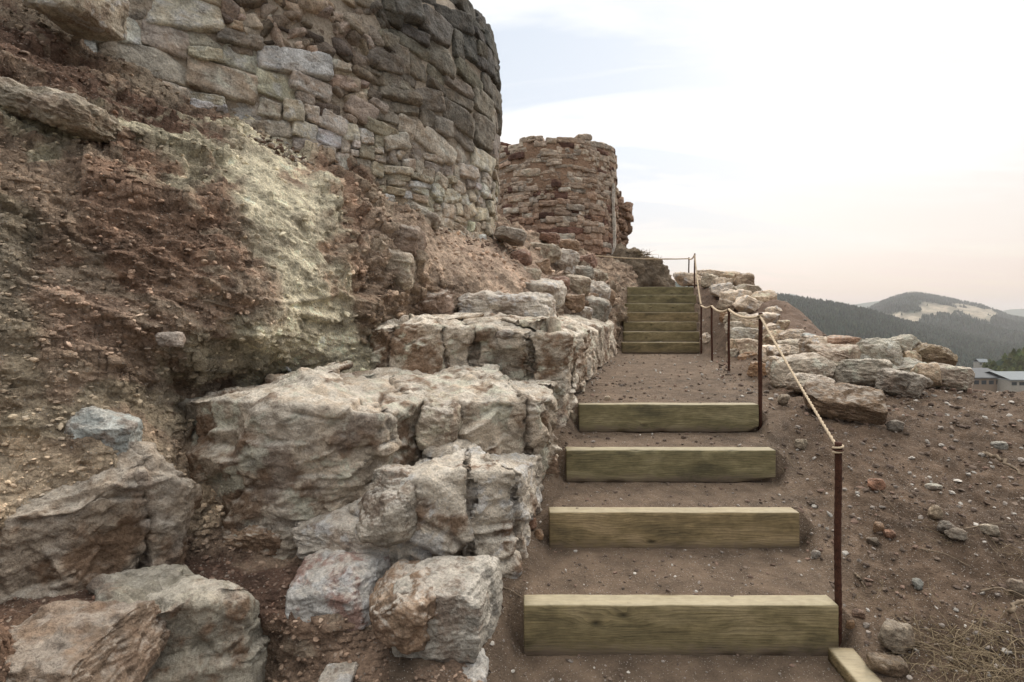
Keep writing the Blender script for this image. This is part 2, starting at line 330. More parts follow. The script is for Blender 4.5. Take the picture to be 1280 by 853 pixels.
def rbf_fit(X, v, lam=1e-3):
    n = len(X); r = np.linalg.norm(X[:, None]-X[None], axis=2); K = np.where(r > 0, r*r*np.log(r+1e-12), 0)+np.eye(n)*lam
    Pm = np.c_[np.ones(n), X]; A = np.block([[K, Pm], [Pm.T, np.zeros((Pm.shape[1],)*2)]])
    w = np.linalg.solve(A, np.r_[v, np.zeros(Pm.shape[1])])
    def ev(Y):
        o = np.empty(len(Y))
        for s in range(0, len(Y), 20000):
            y = Y[s:s+20000]; r = np.linalg.norm(y[:, None]-X[None], axis=2); o[s:s+20000] = np.where(r > 0, r*r*np.log(r+1e-12), 0)@w[:n]+np.c_[np.ones(len(y)), y]@w[n:]
        return o
    return ev
ev_side = rbf_fit(RP[:, :2], RP[:, 2])
_gx = np.linspace(-3, 16, 120); _gy = np.linspace(.3, 17, 110)
_G = ev_side(np.stack(np.meshgrid(_gx, _gy, indexing='ij'), -1).reshape(-1, 2)).reshape(120, 110)
def bil(G, gx, gy, x, y):
    fx = np.clip((x-gx[0])/(gx[1]-gx[0]), 0, len(gx)-1.001); fy = np.clip((y-gy[0])/(gy[1]-gy[0]), 0, len(gy)-1.001)
    i = fx.astype(int); j = fy.astype(int); a = fx-i; b = fy-j; a = a*a*(3-2*a)*.5+a*.5; b = b*b*(3-2*b)*.5+b*.5
    return G[i, j]*(1-a)*(1-b)+G[i+1, j]*a*(1-b)+G[i, j+1]*(1-a)*b+G[i+1, j+1]*a*b
def ground_z(x, y, detail=True):
    x = np.asarray(x, float); y = np.asarray(y, float)
    zs = bil(_G, _gx, _gy, x, y); zp = path_z(y)
    xr = np.interp(y, AY, AR); xl = np.interp(y, AY, AL)
    p2 = np.stack([x*2.5, y*2.5, y*0], -1)
    jag = perlin(p2, 5)*.10 if detail else 0
    ys_ = np.stack([path_z(y+q) for q in np.linspace(-.36, .36, 31)]).mean(0)
    e = np.maximum(smooth(x-xr+jag*.6, -.01, .10), smooth(xl-x+jag*.6, -.01, .10)); zp = zp*(1-e)+(ys_+.01)*e
    w = smooth(x-xr+jag, .0, .38); z = zp*(1-w)+zs*w
    z = z+smooth(xl-x+jag, .05, .5)*.10                            # soil banked against the left stones
    if detail:
        p = np.stack([x, y, np.full_like(x, 2.)], -1)
        side = np.clip(w+.12, 0, 1)
        z = z+fbm(p*1.7, 3, 21)*.06*side+fbm(p*6, 2, 22, .6)*.040*(side*.8+.12)+fbm(p*19, 2, 27, .6)*.022*(side*.9+.1)*np.clip(7-y, 0, 1)+fbm(p*40, 2, 23, .6)*.006*(side+.3)*np.clip(4.5-y, 0, 1)
        z = z+smooth(y, 13, 15)*0
    return z
def ground():
    nu, nv = 900, 760
    u = np.linspace(-.24, 1.9, nu); y = .55*np.exp(np.linspace(0, math.log(17/.55), nv))
    U, Y = np.meshgrid(u, y, indexing='ij'); X = U*Y; Z = ground_z(X.ravel(), Y.ravel()).reshape(X.shape)
    V = np.stack([X, Y, Z], -1).reshape(-1, 3); i = np.arange(nu*nv).reshape(nu, nv)
    Q = np.stack([i[:-1, :-1], i[1:, :-1], i[1:, 1:], i[:-1, 1:]], -1).reshape(-1, 4)
    xr = np.interp(V[:, 1], AY, AR); w = smooth(V[:, 0]-xr+perlin(V*2, 3)*.3, -.05, .5)[:, None]
    n = fbm(V*1.3, 5, 61, .6)[:, None]; n2 = fbm(V*7, 2, 62, .65)[:, None]
    c = np.array([.152, .110, .078])*(1-w)+np.array([.120, .082, .056])*w
    c = c*(1+.32*n+.5*n2)
    red = smooth(V[:, 0], 3.6, 4.6)*smooth(V[:, 1], 6.5, 7.5); c = c*(1-red[:, None])+np.array([.17, .118, .088])*red[:, None]*(1+.3*n2)
    return tag(mesh('ground', V, Q, M_PATH, c), kind='structure')
ground()
# ------------------------------------------------------------------ earth bank on the left
BK = np.array([(-350,930,1.0),(-350,600,1.5),(-350,300,2.0),(-350,0,2.6),(-350,-200,3.2),
(0,900,1.5),(0,800,1.7),(0,745,2.1),(0,700,2.07),(0,650,2.0),(0,570,2.25),(0,500,2.25),(0,400,2.35),(0,300,2.5),(0,200,2.7),(0,110,2.95),(0,40,3.4),(0,-60,4.3),
(130,900,1.85),(130,800,2.0),(130,742,2.15),(130,712,2.37),(130,600,2.29),(130,500,2.5),(130,400,2.62),(130,300,2.75),(130,200,3.05),(130,120,3.55),(130,60,4.3),(130,0,4.9),
(235,900,2.0),(235,800,2.2),(235,745,2.25),(235,708,2.52),(235,600,2.72),(235,530,3.15),(235,485,3.2),(235,440,2.98),(235,400,2.88),(235,300,3.0),(235,220,3.3),(235,160,4.0),(235,115,4.8),
(330,900,2.2),(330,800,2.4),(330,745,2.4),(330,712,2.62),(330,600,3.4),(330,500,3.8),(330,465,3.75),(330,430,3.3),(330,390,3.2),(330,300,3.45),(330,230,3.75),(330,165,4.9),
(430,900,2.1),(430,800,2.35),(430,735,2.5),(430,700,2.75),(430,600,3.5),(430,500,4.0),(430,440,4.15),(430,380,4.05),(430,300,4.25),(430,240,4.8),(430,210,5.7),
(520,900,2.0),(520,830,2.25),(520,740,2.8),(520,600,3.6),(520,500,4.3),(520,430,4.8),(520,380,5.0),(520,310,5.2),(520,262,6.4),
(600,900,1.95),(600,850,2.25),(600,750,2.9),(600,600,3.9),(600,500,4.7),(600,420,5.4),(600,385,5.65),(600,330,6.0),(600,295,7.2),(600,270,8.3),
(680,900,3.2),(680,600,4.6),(680,480,6.0),(680,420,6.4),(680,370,6.8),(680,335,7.8),(680,310,9.5),(680,285,13),
(740,900,4.5),(740,600,7),(740,480,8.5),(740,420,8.6),(740,375,9.2),(740,350,10.5),(740,325,14),(800,480,11.5),(800,400,12),(800,345,15)])
ev_b = rbf_fit(BK[:, :2]/300, np.log(BK[:, 2]), 3e-4)
_bx = np.linspace(-350, 800, 140); _by = np.linspace(-260, 930, 140)
_B = ev_b(np.stack(np.meshgrid(_bx, _by, indexing='ij'), -1).reshape(-1, 2)/300).reshape(140, 140)
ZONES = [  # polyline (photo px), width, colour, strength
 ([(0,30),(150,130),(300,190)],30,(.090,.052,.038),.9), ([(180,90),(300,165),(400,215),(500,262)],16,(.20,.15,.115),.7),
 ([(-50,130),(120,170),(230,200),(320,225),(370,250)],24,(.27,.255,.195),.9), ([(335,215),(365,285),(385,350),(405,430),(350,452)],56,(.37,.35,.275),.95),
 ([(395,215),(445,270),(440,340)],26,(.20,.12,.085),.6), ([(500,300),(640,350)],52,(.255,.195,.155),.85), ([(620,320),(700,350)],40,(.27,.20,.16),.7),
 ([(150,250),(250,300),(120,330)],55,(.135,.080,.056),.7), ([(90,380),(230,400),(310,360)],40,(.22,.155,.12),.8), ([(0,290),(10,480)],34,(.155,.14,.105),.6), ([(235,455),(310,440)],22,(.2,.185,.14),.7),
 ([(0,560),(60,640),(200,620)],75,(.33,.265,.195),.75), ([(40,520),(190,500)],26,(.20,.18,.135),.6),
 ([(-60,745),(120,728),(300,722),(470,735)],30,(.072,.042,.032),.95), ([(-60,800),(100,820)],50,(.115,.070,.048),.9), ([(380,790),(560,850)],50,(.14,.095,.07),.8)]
def bank_t(px, py):
    return np.exp(bil(_B, _bx, _by, px, py))
YT = (np.array([-350, 0, 130, 300, 430, 520, 600, 640, 700, 760, 800]), np.array([-250, -75, 15, 108, 178, 225, 262, 283, 305, 325, 335]))
def bank():
    nu, nv = 980, 980
    px = np.linspace(-330, 795, nu); t = np.linspace(0, 1, nv)
    PX, T = np.meshgrid(px, t, indexing='ij'); yt = np.interp(PX, *YT); PY = yt+(925-yt)*T
    D0 = bank_t(PX.ravel(), PY.ravel()).reshape(nu, nv); d_ = np.hypot(np.diff(PY, axis=1)/F, np.diff(np.log(D0), axis=1)*.75)
    S_ = np.c_[np.zeros(nu), np.cumsum(d_, axis=1)]; kk = np.ones(31)/31
    S_ /= S_[:, -1:]; Tn = np.stack([np.interp(t, S_[a], t) for a in range(nu)])
    Tp = np.pad(Tn, ((15, 15), (0, 0)), 'edge'); Tn = np.stack([np.convolve(Tp[:, b], kk, 'valid') for b in range(nv)], 1); PY = yt+(925-yt)*Tn
    D = bank_t(PX.ravel(), PY.ravel()); V = np.stack([(PX.ravel()-640)/F*D, D, -(PY.ravel()-HY)/F*D], -1)
    i = np.arange(nu*nv).reshape(nu, nv); Q = np.stack([i[:-1, :-1], i[:-1, 1:], i[1:, 1:], i[1:, :-1]], -1).reshape(-1, 4)
    N = normals(V.astype(np.float32), Q)
    if (N[:, 1] > 0).mean() > .5: N = -N; Q = Q[:, ::-1]
    x, y = PX.ravel(), PY.ravel()
    # layers dip to the right, so the relief is stretched along the dip
    Rm = rotm(0, RAD(24), 0); L = V@Rm
    w = np.stack([perlin(L*1.1, 1), perlin(L*1.1, 2), perlin(L*1.1, 3)], -1)*.35
    q = (L+w)*np.array([1.0, 1.0, 2.3])
    f1, e1, c1 = facet(q*1.6, 11); f2, e2, c2 = facet(q*4.3, 12); f3, e3, c3 = facet(q*11, 13)
    r1 = fbm(q*1.1, 4, 14, .5, True)
    sm = np.zeros(len(V))                                        # smooth soil ledges
    for pl, wd in (([(-60,745),(120,728),(300,722),(470,735)], 26), ([(560,320),(640,350)], 40)):
        sm = np.maximum(sm, polymask(x, y, pl, wd))
    rib = polymask(x, y, [(335,215),(365,285),(385,350),(405,430)], 50); amp = (1-.75*sm)*(1-.55*rib)*np.clip(V[:, 1]/3, .75, 1.6)
    f1 = f1*smooth(e1, 0, .16); f2 = f2*smooth(e2, 0, .14); f3 = f3*smooth(e3, 0, .12)
    h = (f1*.085+f2*.034+f3*.013+r1*.045+fbm(V*5, 4, 15, .6)*.040+fbm(V*22, 3, 16, .65)*.012+fbm(V*11, 3, 19, .65)*.022)*amp+fbm(V*9, 3, 18)*.02*sm
    Vd = V+N*h[:, None]
    wx = x+fbm(V*2.2, 4, 31, .6)*60; wy = y+fbm(V*2.2, 4, 32, .6)*60
    col = np.repeat(np.array([[.165, .122, .092]]), len(V), 0)
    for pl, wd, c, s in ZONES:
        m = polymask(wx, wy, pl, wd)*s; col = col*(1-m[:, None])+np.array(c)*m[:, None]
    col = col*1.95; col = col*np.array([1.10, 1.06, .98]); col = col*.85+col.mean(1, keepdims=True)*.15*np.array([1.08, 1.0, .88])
    nn = fbm(V*1.8, 5, 33, .65); n2 = fbm(V*9, 5, 34, .7)
    col = col*(1+.35*nn+.55*n2)[:, None]*(1+(c2-.5)*.25)[:, None]
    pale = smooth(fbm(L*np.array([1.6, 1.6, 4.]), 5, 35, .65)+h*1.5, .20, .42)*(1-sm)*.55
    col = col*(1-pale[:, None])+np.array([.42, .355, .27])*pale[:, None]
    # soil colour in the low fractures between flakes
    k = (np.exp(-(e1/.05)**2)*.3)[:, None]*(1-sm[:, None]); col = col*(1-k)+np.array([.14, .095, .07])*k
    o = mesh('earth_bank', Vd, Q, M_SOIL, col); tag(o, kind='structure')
    return Vd, normals(Vd.astype(np.float32), Q), x, y, col
def polymask(x, y, pl, wd):
    d = np.full(len(x), 1e9)
    for (x0, y0), (x1, y1) in zip(pl[:-1], pl[1:]):
        dx, dy = x1-x0, y1-y0; t = np.clip(((x-x0)*dx+(y-y0)*dy)/(dx*dx+dy*dy), 0, 1); d = np.minimum(d, np.hypot(x-x0-t*dx, y-y0-t*dy))
    return 1-smooth(d, wd*.55, wd*1.35)
BV, BN, BX, BY, BC = bank()
# ------------------------------------------------------------------ far hills, valley and forests
def ramp(pts, x): p = np.array(pts, float); return np.interp(x, p[:, 0], p[:, 1])
def ridge(name, prof, rc, rf, zf, colfn, nu=260, nv=70, back=1.6, seed=0, rough=1.0):
    """a hill range: crest at distance rc with the photo's skyline, its foot at rf, sinking again behind"""
    p0, p1 = prof[0][0], prof[-1][0]; px = np.linspace(p0, p1, nu); t = np.linspace(0, 1, nv)
    PX, T = np.meshgrid(px, t, indexing='ij'); zc_ = -(ramp(prof, PX)-HY)/F
    s = np.clip(T/.75, 0, 1); r = rf+(rc-rf)*s+np.clip((T-.75)/.25, 0, 1)*(rc*back-rc)
    zcr = zc_*rc; z = zf+(zcr-zf)*(s**.85); z = np.where(T > .75, zcr+(zf-zcr)*((T-.75)/.25)**1.5, z)
    X = (PX-640)/F*r; Vr = np.stack([X, r, z], -1).reshape(-1, 3)
    n = fbm(Vr/np.array([rc*.09, rc*.16, 1e9]), 4, seed)*rc*.018*rough
    Vr[:, 2] += n*(np.sin(np.clip(s.ravel(), 0, 1)*math.pi))*1.0
    i = np.arange(nu*nv).reshape(nu, nv); Q = np.stack([i[:-1, :-1], i[1:, :-1], i[1:, 1:], i[:-1, 1:]], -1).reshape(-1, 4)
    o = mesh(name, Vr, Q, M_FAR, colfn(Vr, PX.ravel(), s.ravel())); tag(o, kind='structure'); return Vr.reshape(nu, nv, 3), PX, s
DG = np.array([.037, .049, .036])
def forestcol(V, px, s): return DG*(1+.5*fbm(V/60, 4, 5)[:, None])
def quarrycol(V, px, s):
    c = forestcol(V, px, s); py = HY-V[:, 2]/V[:, 1]*F
    wx = px+fbm(V/150, 4, 8)*9; wy = py+fbm(V/120, 4, 9)*6
    q = np.maximum(polymask(wx, wy, [(1158, 388), (1195, 387), (1238, 393)], 8.5), polymask(wx, wy, [(1100, 397), (1150, 397)], 5))*(s < 1.01)
    st = 1+.35*fbm(V/np.array([90, 90, 14]), 4, 10)
    tr = smooth(fbm(V/70, 4, 17), -.1, .12)*.9; q = q*(1-tr*.5)
    return c*(1-q[:, None])+np.array([.36, .31, .24])*q[:, None]*st[:, None]
far1 = ridge('far_hills', [(560,392),(900,378),(965,369),(988,367),(1012,373),(1045,381),(1065,381),(1101,376),(1140,384),(1200,395),(1240,391),(1262,387),(1300,385),(1400,380)], 7500, 5000, -150, lambda V, p, s: np.array([.09, .11, .08])*(1+.4*fbm(V/500, 3, 2)[:, None]), seed=3, back=1.2)
q1 = ridge('quarry_hill', [(900,420),(1040,396),(1087,386),(1105,377),(1122,371),(1142,367),(1164,370),(1190,375),(1208,379),(1225,382),(1240,387),(1262,396),(1300,403),(1400,398),(1700,380)], 3600, 1500, -150, quarrycol, seed=7, nu=360, nv=110)
r1 = ridge('wooded_ridge', [(500,330),(850,352),(940,366),(1000,374),(1044,381),(1087,390),(1122,401),(1160,411),(1220,425),(1300,438),(1500,455),(1700,460)], 1900, 900, -130, forestcol, seed=12)
# valley floor and the castle hill's own slopes, one sheet to the horizon
def valley():
    na, nr = 240, 110; a = np.linspace(-math.pi, math.pi, na+1)[:-1]; r = 7*np.exp(np.linspace(0, math.log(11000/7), nr))
    A, R_ = np.meshgrid(a, r, indexing='ij'); z = np.where(R_ < 320, -3.2-(R_-7)*.5*np.minimum(1, .55+R_/600), -150.); z = np.maximum(z, -150)
    V = np.stack([np.sin(A)*R_+3, np.cos(A)*R_+4, z], -1).reshape(-1, 3); V[:, 2] += fbm(V/45, 3, 41)*np.clip(R_.ravel()/30, 0, 6)
    i = np.arange(na*nr).reshape(na, nr); j = np.roll(i, -1, 0); Q = np.stack([i[:, :-1], j[:, :-1], j[:, 1:], i[:, 1:]], -1).reshape(-1, 4)[:, ::-1]
    c = np.array([.085, .075, .05])*(1+.5*fbm(V/30, 4, 42)[:, None])
    tag(mesh('valley', V, Q, M_FAR, c), kind='structure')
valley()
def haze():
    m, t = mat('valley_air'); o = t.nodes.new('ShaderNodeOutputMaterial'); v = t.nodes.new('ShaderNodeVolumePrincipled')
    v.inputs['Color'].default_value = (.90, .90, .92, 1); v.inputs['Density'].default_value = 0.95e-4; v.inputs['Anisotropy'].default_value = .2
    t.links.new(v.outputs[0], o.inputs['Volume'])
    V = np.array([(x, y, z) for x in (-12500, 12500) for y in (-12500, 12500) for z in (-172, 330)], float); Q = [(0, 1, 3, 2), (4, 6, 7, 5), (0, 4, 5, 1), (2, 3, 7, 6), (0, 2, 6, 4), (1, 5, 7, 3)]
    tag(mesh('haze', V, Q, m, flat=True), kind='stuff')
haze()
def cones(name, pts, h, seed, col=DG, wide=.32):
    """conifers: each tree four ragged tiers round a trunk line, many trees in one wood"""
    rs = np.random.RandomState(seed); n = len(pts); k = 7; tiers = 3; V = []; Q = []; cl = []
    h = h*rs.uniform(.6, 1.25, n); ang = np.arange(k)*2*math.pi/k
    tint = rs.uniform(.6, 1.5, (n, 1))*np.array(col)*np.c_[rs.uniform(.9, 1.25, n), np.ones(n), rs.uniform(.8, 1.1, n)]
    off = 0
    for t in range(tiers):
        z0 = .12+t*.27; z1 = min(1.0, z0+.46); rad = wide*(1-.27*t)
        j = rs.uniform(.6, 1.25, (n, k)); rot = rs.uniform(0, 6.28, (n, 1))
        ring = np.stack([np.cos(ang+rot)*rad*j*h[:, None], np.sin(ang+rot)*rad*j*h[:, None], z0*h[:, None]+rs.uniform(-.06, .06, (n, k))*h[:, None]], -1)
        mid = ring*np.array([.45, .45, 1]); mid[..., 2] = (z0+(z1-z0)*.55)*h[:, None]
        tip = np.stack([0*h, 0*h, z1*h], -1)[:, None]; tip2 = np.repeat(tip, k, 1)
        v = np.concatenate([ring, mid, tip2], 1)+pts[:, None]
        b = off+np.arange(n)[:, None]*3*k; i = np.arange(k); i2 = (i+1) % k
        q = np.concatenate([np.stack([b+i, b+i2, b+k+i2, b+k+i], -1), np.stack([b+k+i, b+k+i2, b+2*k+i2, b+2*k+i], -1)], 1)
        V.append(v.reshape(-1, 3)); Q.append(q.reshape(-1, 4)); cl.append(np.repeat(tint[:, None], 3*k, 1).reshape(-1, 3)); off += n*3*k
    return mesh(name, np.concatenate(V), np.concatenate(Q), M_NEEDLE, np.concatenate(cl))
def scatter(G, n, seed, keep=None, pxr=(930, 1310), smin=.02):
    V, PX, s = G; rs = np.random.RandomState(seed); nu, nv = s.shape
    P_, out_ = PX[:, 0], []
    u = np.interp(rs.uniform(*pxr, n), P_, np.arange(nu)); v = rs.uniform(smin, .78, n)*(nv-1)
    i = np.minimum(u.astype(int), nu-2); j = np.minimum(v.astype(int), nv-2); a = (u-i)[:, None]; b = (v-j)[:, None]
    p = V[i, j]*(1-a)*(1-b)+V[i+1, j]*a*(1-b)+V[i, j+1]*(1-a)*b+V[i+1, j+1]*a*b
    if keep is not None: p = p[keep(p)]
    return p
tag(cones('pine_forest', scatter(r1, 15000, 3), 15, 4), 'dense dark pine forest covering the near ridge above the valley', 'forest', kind='stuff')
def notq(p):
    px = p[:, 0]/p[:, 1]*F+640; py = HY-p[:, 2]/p[:, 1]*F; wx = px+fbm(p/150, 4, 8)*9; wy = py+fbm(p/120, 4, 9)*6
    return np.maximum(polymask(wx, wy, [(1158, 388), (1195, 387), (1238, 393)], 8.5), polymask(wx, wy, [(1100, 397), (1150, 397)], 5)) < .45+.5*smooth(fbm(p/110, 3, 27), .05, .25)
tag(cones('hill_forest', scatter(q1, 22000, 5, notq), 19, 6, DG*1.05), 'hazy pine forest on the hill around the pale quarry', 'forest', kind='stuff')
# spur with trees by the warehouse in the valley
sp = ridge('spur', [(1150,500),(1195,480),(1230,463),(1255,447),(1280,441),(1330,434),(1450,430)], 420, 330, -75, forestcol, nu=80, nv=30, seed=20)
tag(cones('spur_trees', scatter(sp, 900, 8, pxr=(1200, 1440)), 5.5, 9, (.05, .06, .028), wide=.5), 'olive green trees on the low spur behind the warehouse', 'trees', kind='stuff')
def box(name, x0, x1, y0, y1, z0, z1, m, parent=None, loc=(0, 0, 0)):
    V = np.array([(x, y, z) for x in (x0, x1) for y in (y0, y1) for z in (z0, z1)], float); Q = [(0, 1, 3, 2), (4, 6, 7, 5), (0, 4, 5, 1), (2, 3, 7, 6), (0, 2, 6, 4), (1, 5, 7, 3)]
    return mesh(name, V, Q, m, flat=True, parent=parent, loc=loc)
M_ROOF = simple('metal_roof', (.13, .135, .14), .95, sc=.4, vary=.08); M_BW = simple('pale_wall', (.36, .33, .29), .9, sc=.3, vary=.08); M_DK = simple('dark_glass', (.04, .045, .05), .4, sc=1)
M_TAN = simple('timber_cladding', (.26, .195, .145), .9, sc=.5, vary=.1); M_ROOF2 = simple('light_roof', (.22, .24, .25), .95, sc=.4, vary=.06)
def warehouse(px0, px1, ytop, ybot, d, name, label, m_roof, length=26, wall=None):
    a = P(px0, ybot, d); b = P(px1, ytop, d); w = b[0]-a[0]; h = b[2]-a[2]; r = empty(name, tuple(a), label, 'warehouse' if length > 9 else 'house')
    box('wall', 0, w, 0, length, -6, h*.55, wall or M_BW, r)
    V = np.array([(-.6, -.8, h*.55), (w+.6, -.8, h*.55), (w+.6, length*.5, h), (-.6, length*.5, h), (w+.6, length+.8, h*.55), (-.6, length+.8, h*.55), (-.6, -.8, h*.55-.5), (w+.6, -.8, h*.55-.5), (w+.6, length+.8, h*.55-.5), (-.6, length+.8, h*.55-.5)])
    mesh('roof', V, [(0, 1, 2, 3), (3, 2, 4, 5), (6, 7, 1, 0), (7, 8, 4, 1), (8, 9, 5, 4), (9, 6, 0, 5)], m_roof, flat=True, parent=r)
    k = max(2, int(w/4))
    for i in range(k): box('window', w*(i+.18)/k, w*(i+.82)/k, -.12, .05, h*.12, h*.36, M_DK, r)
warehouse(1216, 1262, 463, 483, 300, 'warehouse', 'long tan warehouse with grey metal roof in the valley', M_ROOF, 30, M_TAN)
warehouse(1263, 1320, 467, 484, 292, 'warehouse', 'paler warehouse with light metal roof at the right picture edge', M_ROOF2, 24)
warehouse(1224, 1236, 449, 457, 640, 'white_shed', 'small white shed far down in the valley bottom', M_ROOF2, 8)
for px_, py_, h_ in ((1228, 464, .9), (1268, 466, 1.3), (1274, 467, 1.0)): pass
# ------------------------------------------------------------------ ruined towers
def spline(pts, n):
    p = np.array(pts, float); p = np.vstack([2*p[0]-p[1], p, 2*p[-1]-p[-2]]); o = []
    for i in range(1, len(p)-2):
        for t in np.linspace(0, 1, n, endpoint=False):
            o.append(.5*((2*p[i])+(-p[i-1]+p[i+1])*t+(2*p[i-1]-5*p[i]+4*p[i+1]-p[i+2])*t*t+(-p[i-1]+3*p[i]-3*p[i+1]+p[i+2])*t**3))
    o.append(p[-2]); return np.array(o)
class Stones:
    def __init__(s): s.V = []; s.Q = []; s.C = []; s.n = 0
    def add(s, V, Q, c): s.V.append(V); s.Q.append(Q+s.n); s.C.append(c); s.n += len(V)
    def build(s, name, m, parent=None, flat=False): return mesh(name, np.concatenate(s.V), np.concatenate(s.Q), m, np.concatenate(s.C), parent=parent, flat=flat, keep=True)
def lay(curve, zbot, ztop, courses, lens, colfn, seed, depth=.35, n=8, protr=.05, rough=1.0, zones=None, batter=None):
    """courses of separate uneven stones along a plan curve (outer face on the right-hand normal)"""
    rs = np.random.RandomState(seed); seg = np.linalg.norm(np.diff(curve, axis=0), axis=1); S = np.r_[0, np.cumsum(seg)]; B = Stones(); z = min(zbot(0), zbot(S[-1])); k = 0
    zmin = min(zbot(s_) for s_ in np.linspace(0, S[-1], 30)); z = zmin
    zmax = max(ztop(s_) for s_ in np.linspace(0, S[-1], 30))
    while z < zmax:
        hc = courses(z)*rs.uniform(.8, 1.25); s = -rs.uniform(0, .3)
        while s < S[-1]:
            ln = lens(z)*rs.uniform(.5, 1.6); sc_ = s+ln/2; s += ln*.99
            wz = .06*math.sin(sc_*1.7+z*.4)+.03*math.sin(sc_*5.1)
            hh = hc; zz = z+hc/2+wz
            if zz < zbot(sc_) or zz+hh*.3 > ztop(sc_)+rs.uniform(-.12, .12): continue
            parts = [(sc_, zz, ln, hh)]
            u = rs.uniform()
            if u < .22 and hh > .16: parts = [(sc_, zz-hh*.25, ln, hh*.5), (sc_, zz+hh*.25, ln, hh*.5)]
            elif u < .34 and ln > hh: parts = [(sc_-ln*.22, zz, ln*.56, hh), (sc_+ln*.28, zz+hh*.22, ln*.44, hh*.55), (sc_+ln*.28, zz-hh*.28, ln*.44, hh*.44)]
            if zones and zones(sc_, zz)[0] > .4:      # fallen facing: small jumbled core stones
                parts = []
                for _ in range(int(5+ln*hh*62)): q = rs.uniform(.10, .26); parts.append((sc_+rs.uniform(-.5, .5)*ln, zz+rs.uniform(-.5, .5)*hh, q*rs.uniform(.8, 1.7), q*rs.uniform(.5, .9)))
            for (a, zz_, l_, h_) in parts:
                a = min(max(a, 0), S[-1]); x = np.interp(a, S, curve[:, 0]); y = np.interp(a, S, curve[:, 1])
                x2 = np.interp(a+.05, S, curve[:, 0]); y2 = np.interp(a+.05, S, curve[:, 1]); x1 = np.interp(a-.05, S, curve[:, 0]); y1 = np.interp(a-.05, S, curve[:, 1])
                ang = math.atan2(y2-y1, x2-x1); nx, ny = math.sin(ang), -math.cos(ang)
                rub, irr = zones(a, zz_) if zones else (0, 0)
                pr = rs.uniform(-protr, protr)+rub*(.03-.05*rs.uniform())+(batter(zz_) if batter else 0)
                sd_ = int(rs.randint(1, 10**6)); bt = .05+.16*rs.uniform()+.28*irr
                V, Q, h, up, cid = rock((l_*1.045, depth*rs.uniform(.9, 1.1)*(1-.45*rub), h_*1.045), sd_, n=n if rub < .4 else 7, k=16-9*irr, cuts=5+int(5*irr), bite=bt, amp=.05*rough, fac=.05*rough*(1-.3*irr), ff=1.6,
                                        rot=(rs.normal()*.03*(1+8*irr), rs.normal()*.035*(1+16*irr), ang+rs.normal()*.04*(1+5*irr)))
                cen = np.array([x+nx*(pr-depth*(.42-.18*rub)), y+ny*(pr-depth*(.42-.18*rub)), zz_])
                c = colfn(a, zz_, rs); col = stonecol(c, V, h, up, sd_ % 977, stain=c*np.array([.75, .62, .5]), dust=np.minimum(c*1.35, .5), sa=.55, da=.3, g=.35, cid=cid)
                B.add(V+cen, Q, col)
        z += hc*.985
    return B
def core(curve, z0, z1, inset, m, parent, batter=None, nz=26):
    """rubble core just behind the facing, closed on top"""
    seg = np.diff(curve, axis=0, append=2*curve[-1:]-curve[-2:-1]); nrm = np.stack([seg[:, 1], -seg[:, 0]], -1); nrm /= np.linalg.norm(nrm, axis=1, keepdims=True)
    zs = np.linspace(0, 1, nz); V = []
    for t in zs:
        zz = np.array([z0(i)+(z1(i)-z0(i))*t for i in range(len(curve))]); b = np.array([batter(q) if batter else 0 for q in zz])
        V.append(np.c_[curve+nrm*(b-inset)[:, None], zz])
    for ins in (.5, 1.2): V.append(np.c_[curve-nrm*ins, [z1(i)-.03 for i in range(len(curve))]])
    V.append(np.c_[curve-nrm*1.25, [z0(i) for i in range(len(curve))]])
    V = np.array(V); r_, c_ = V.shape[:2]; V = V.reshape(-1, 3); V += (fbm(V*4, 3, 77)*.05)[:, None]*np.array([.6, .6, .3])
    i = np.arange(r_*c_).reshape(r_, c_); Q = np.stack([i[:-1, :-1], i[:-1, 1:], i[1:, 1:], i[1:, :-1]], -1).reshape(-1, 4)
    return mesh('mortar_core', V, Q, m, parent=parent, keep=True)
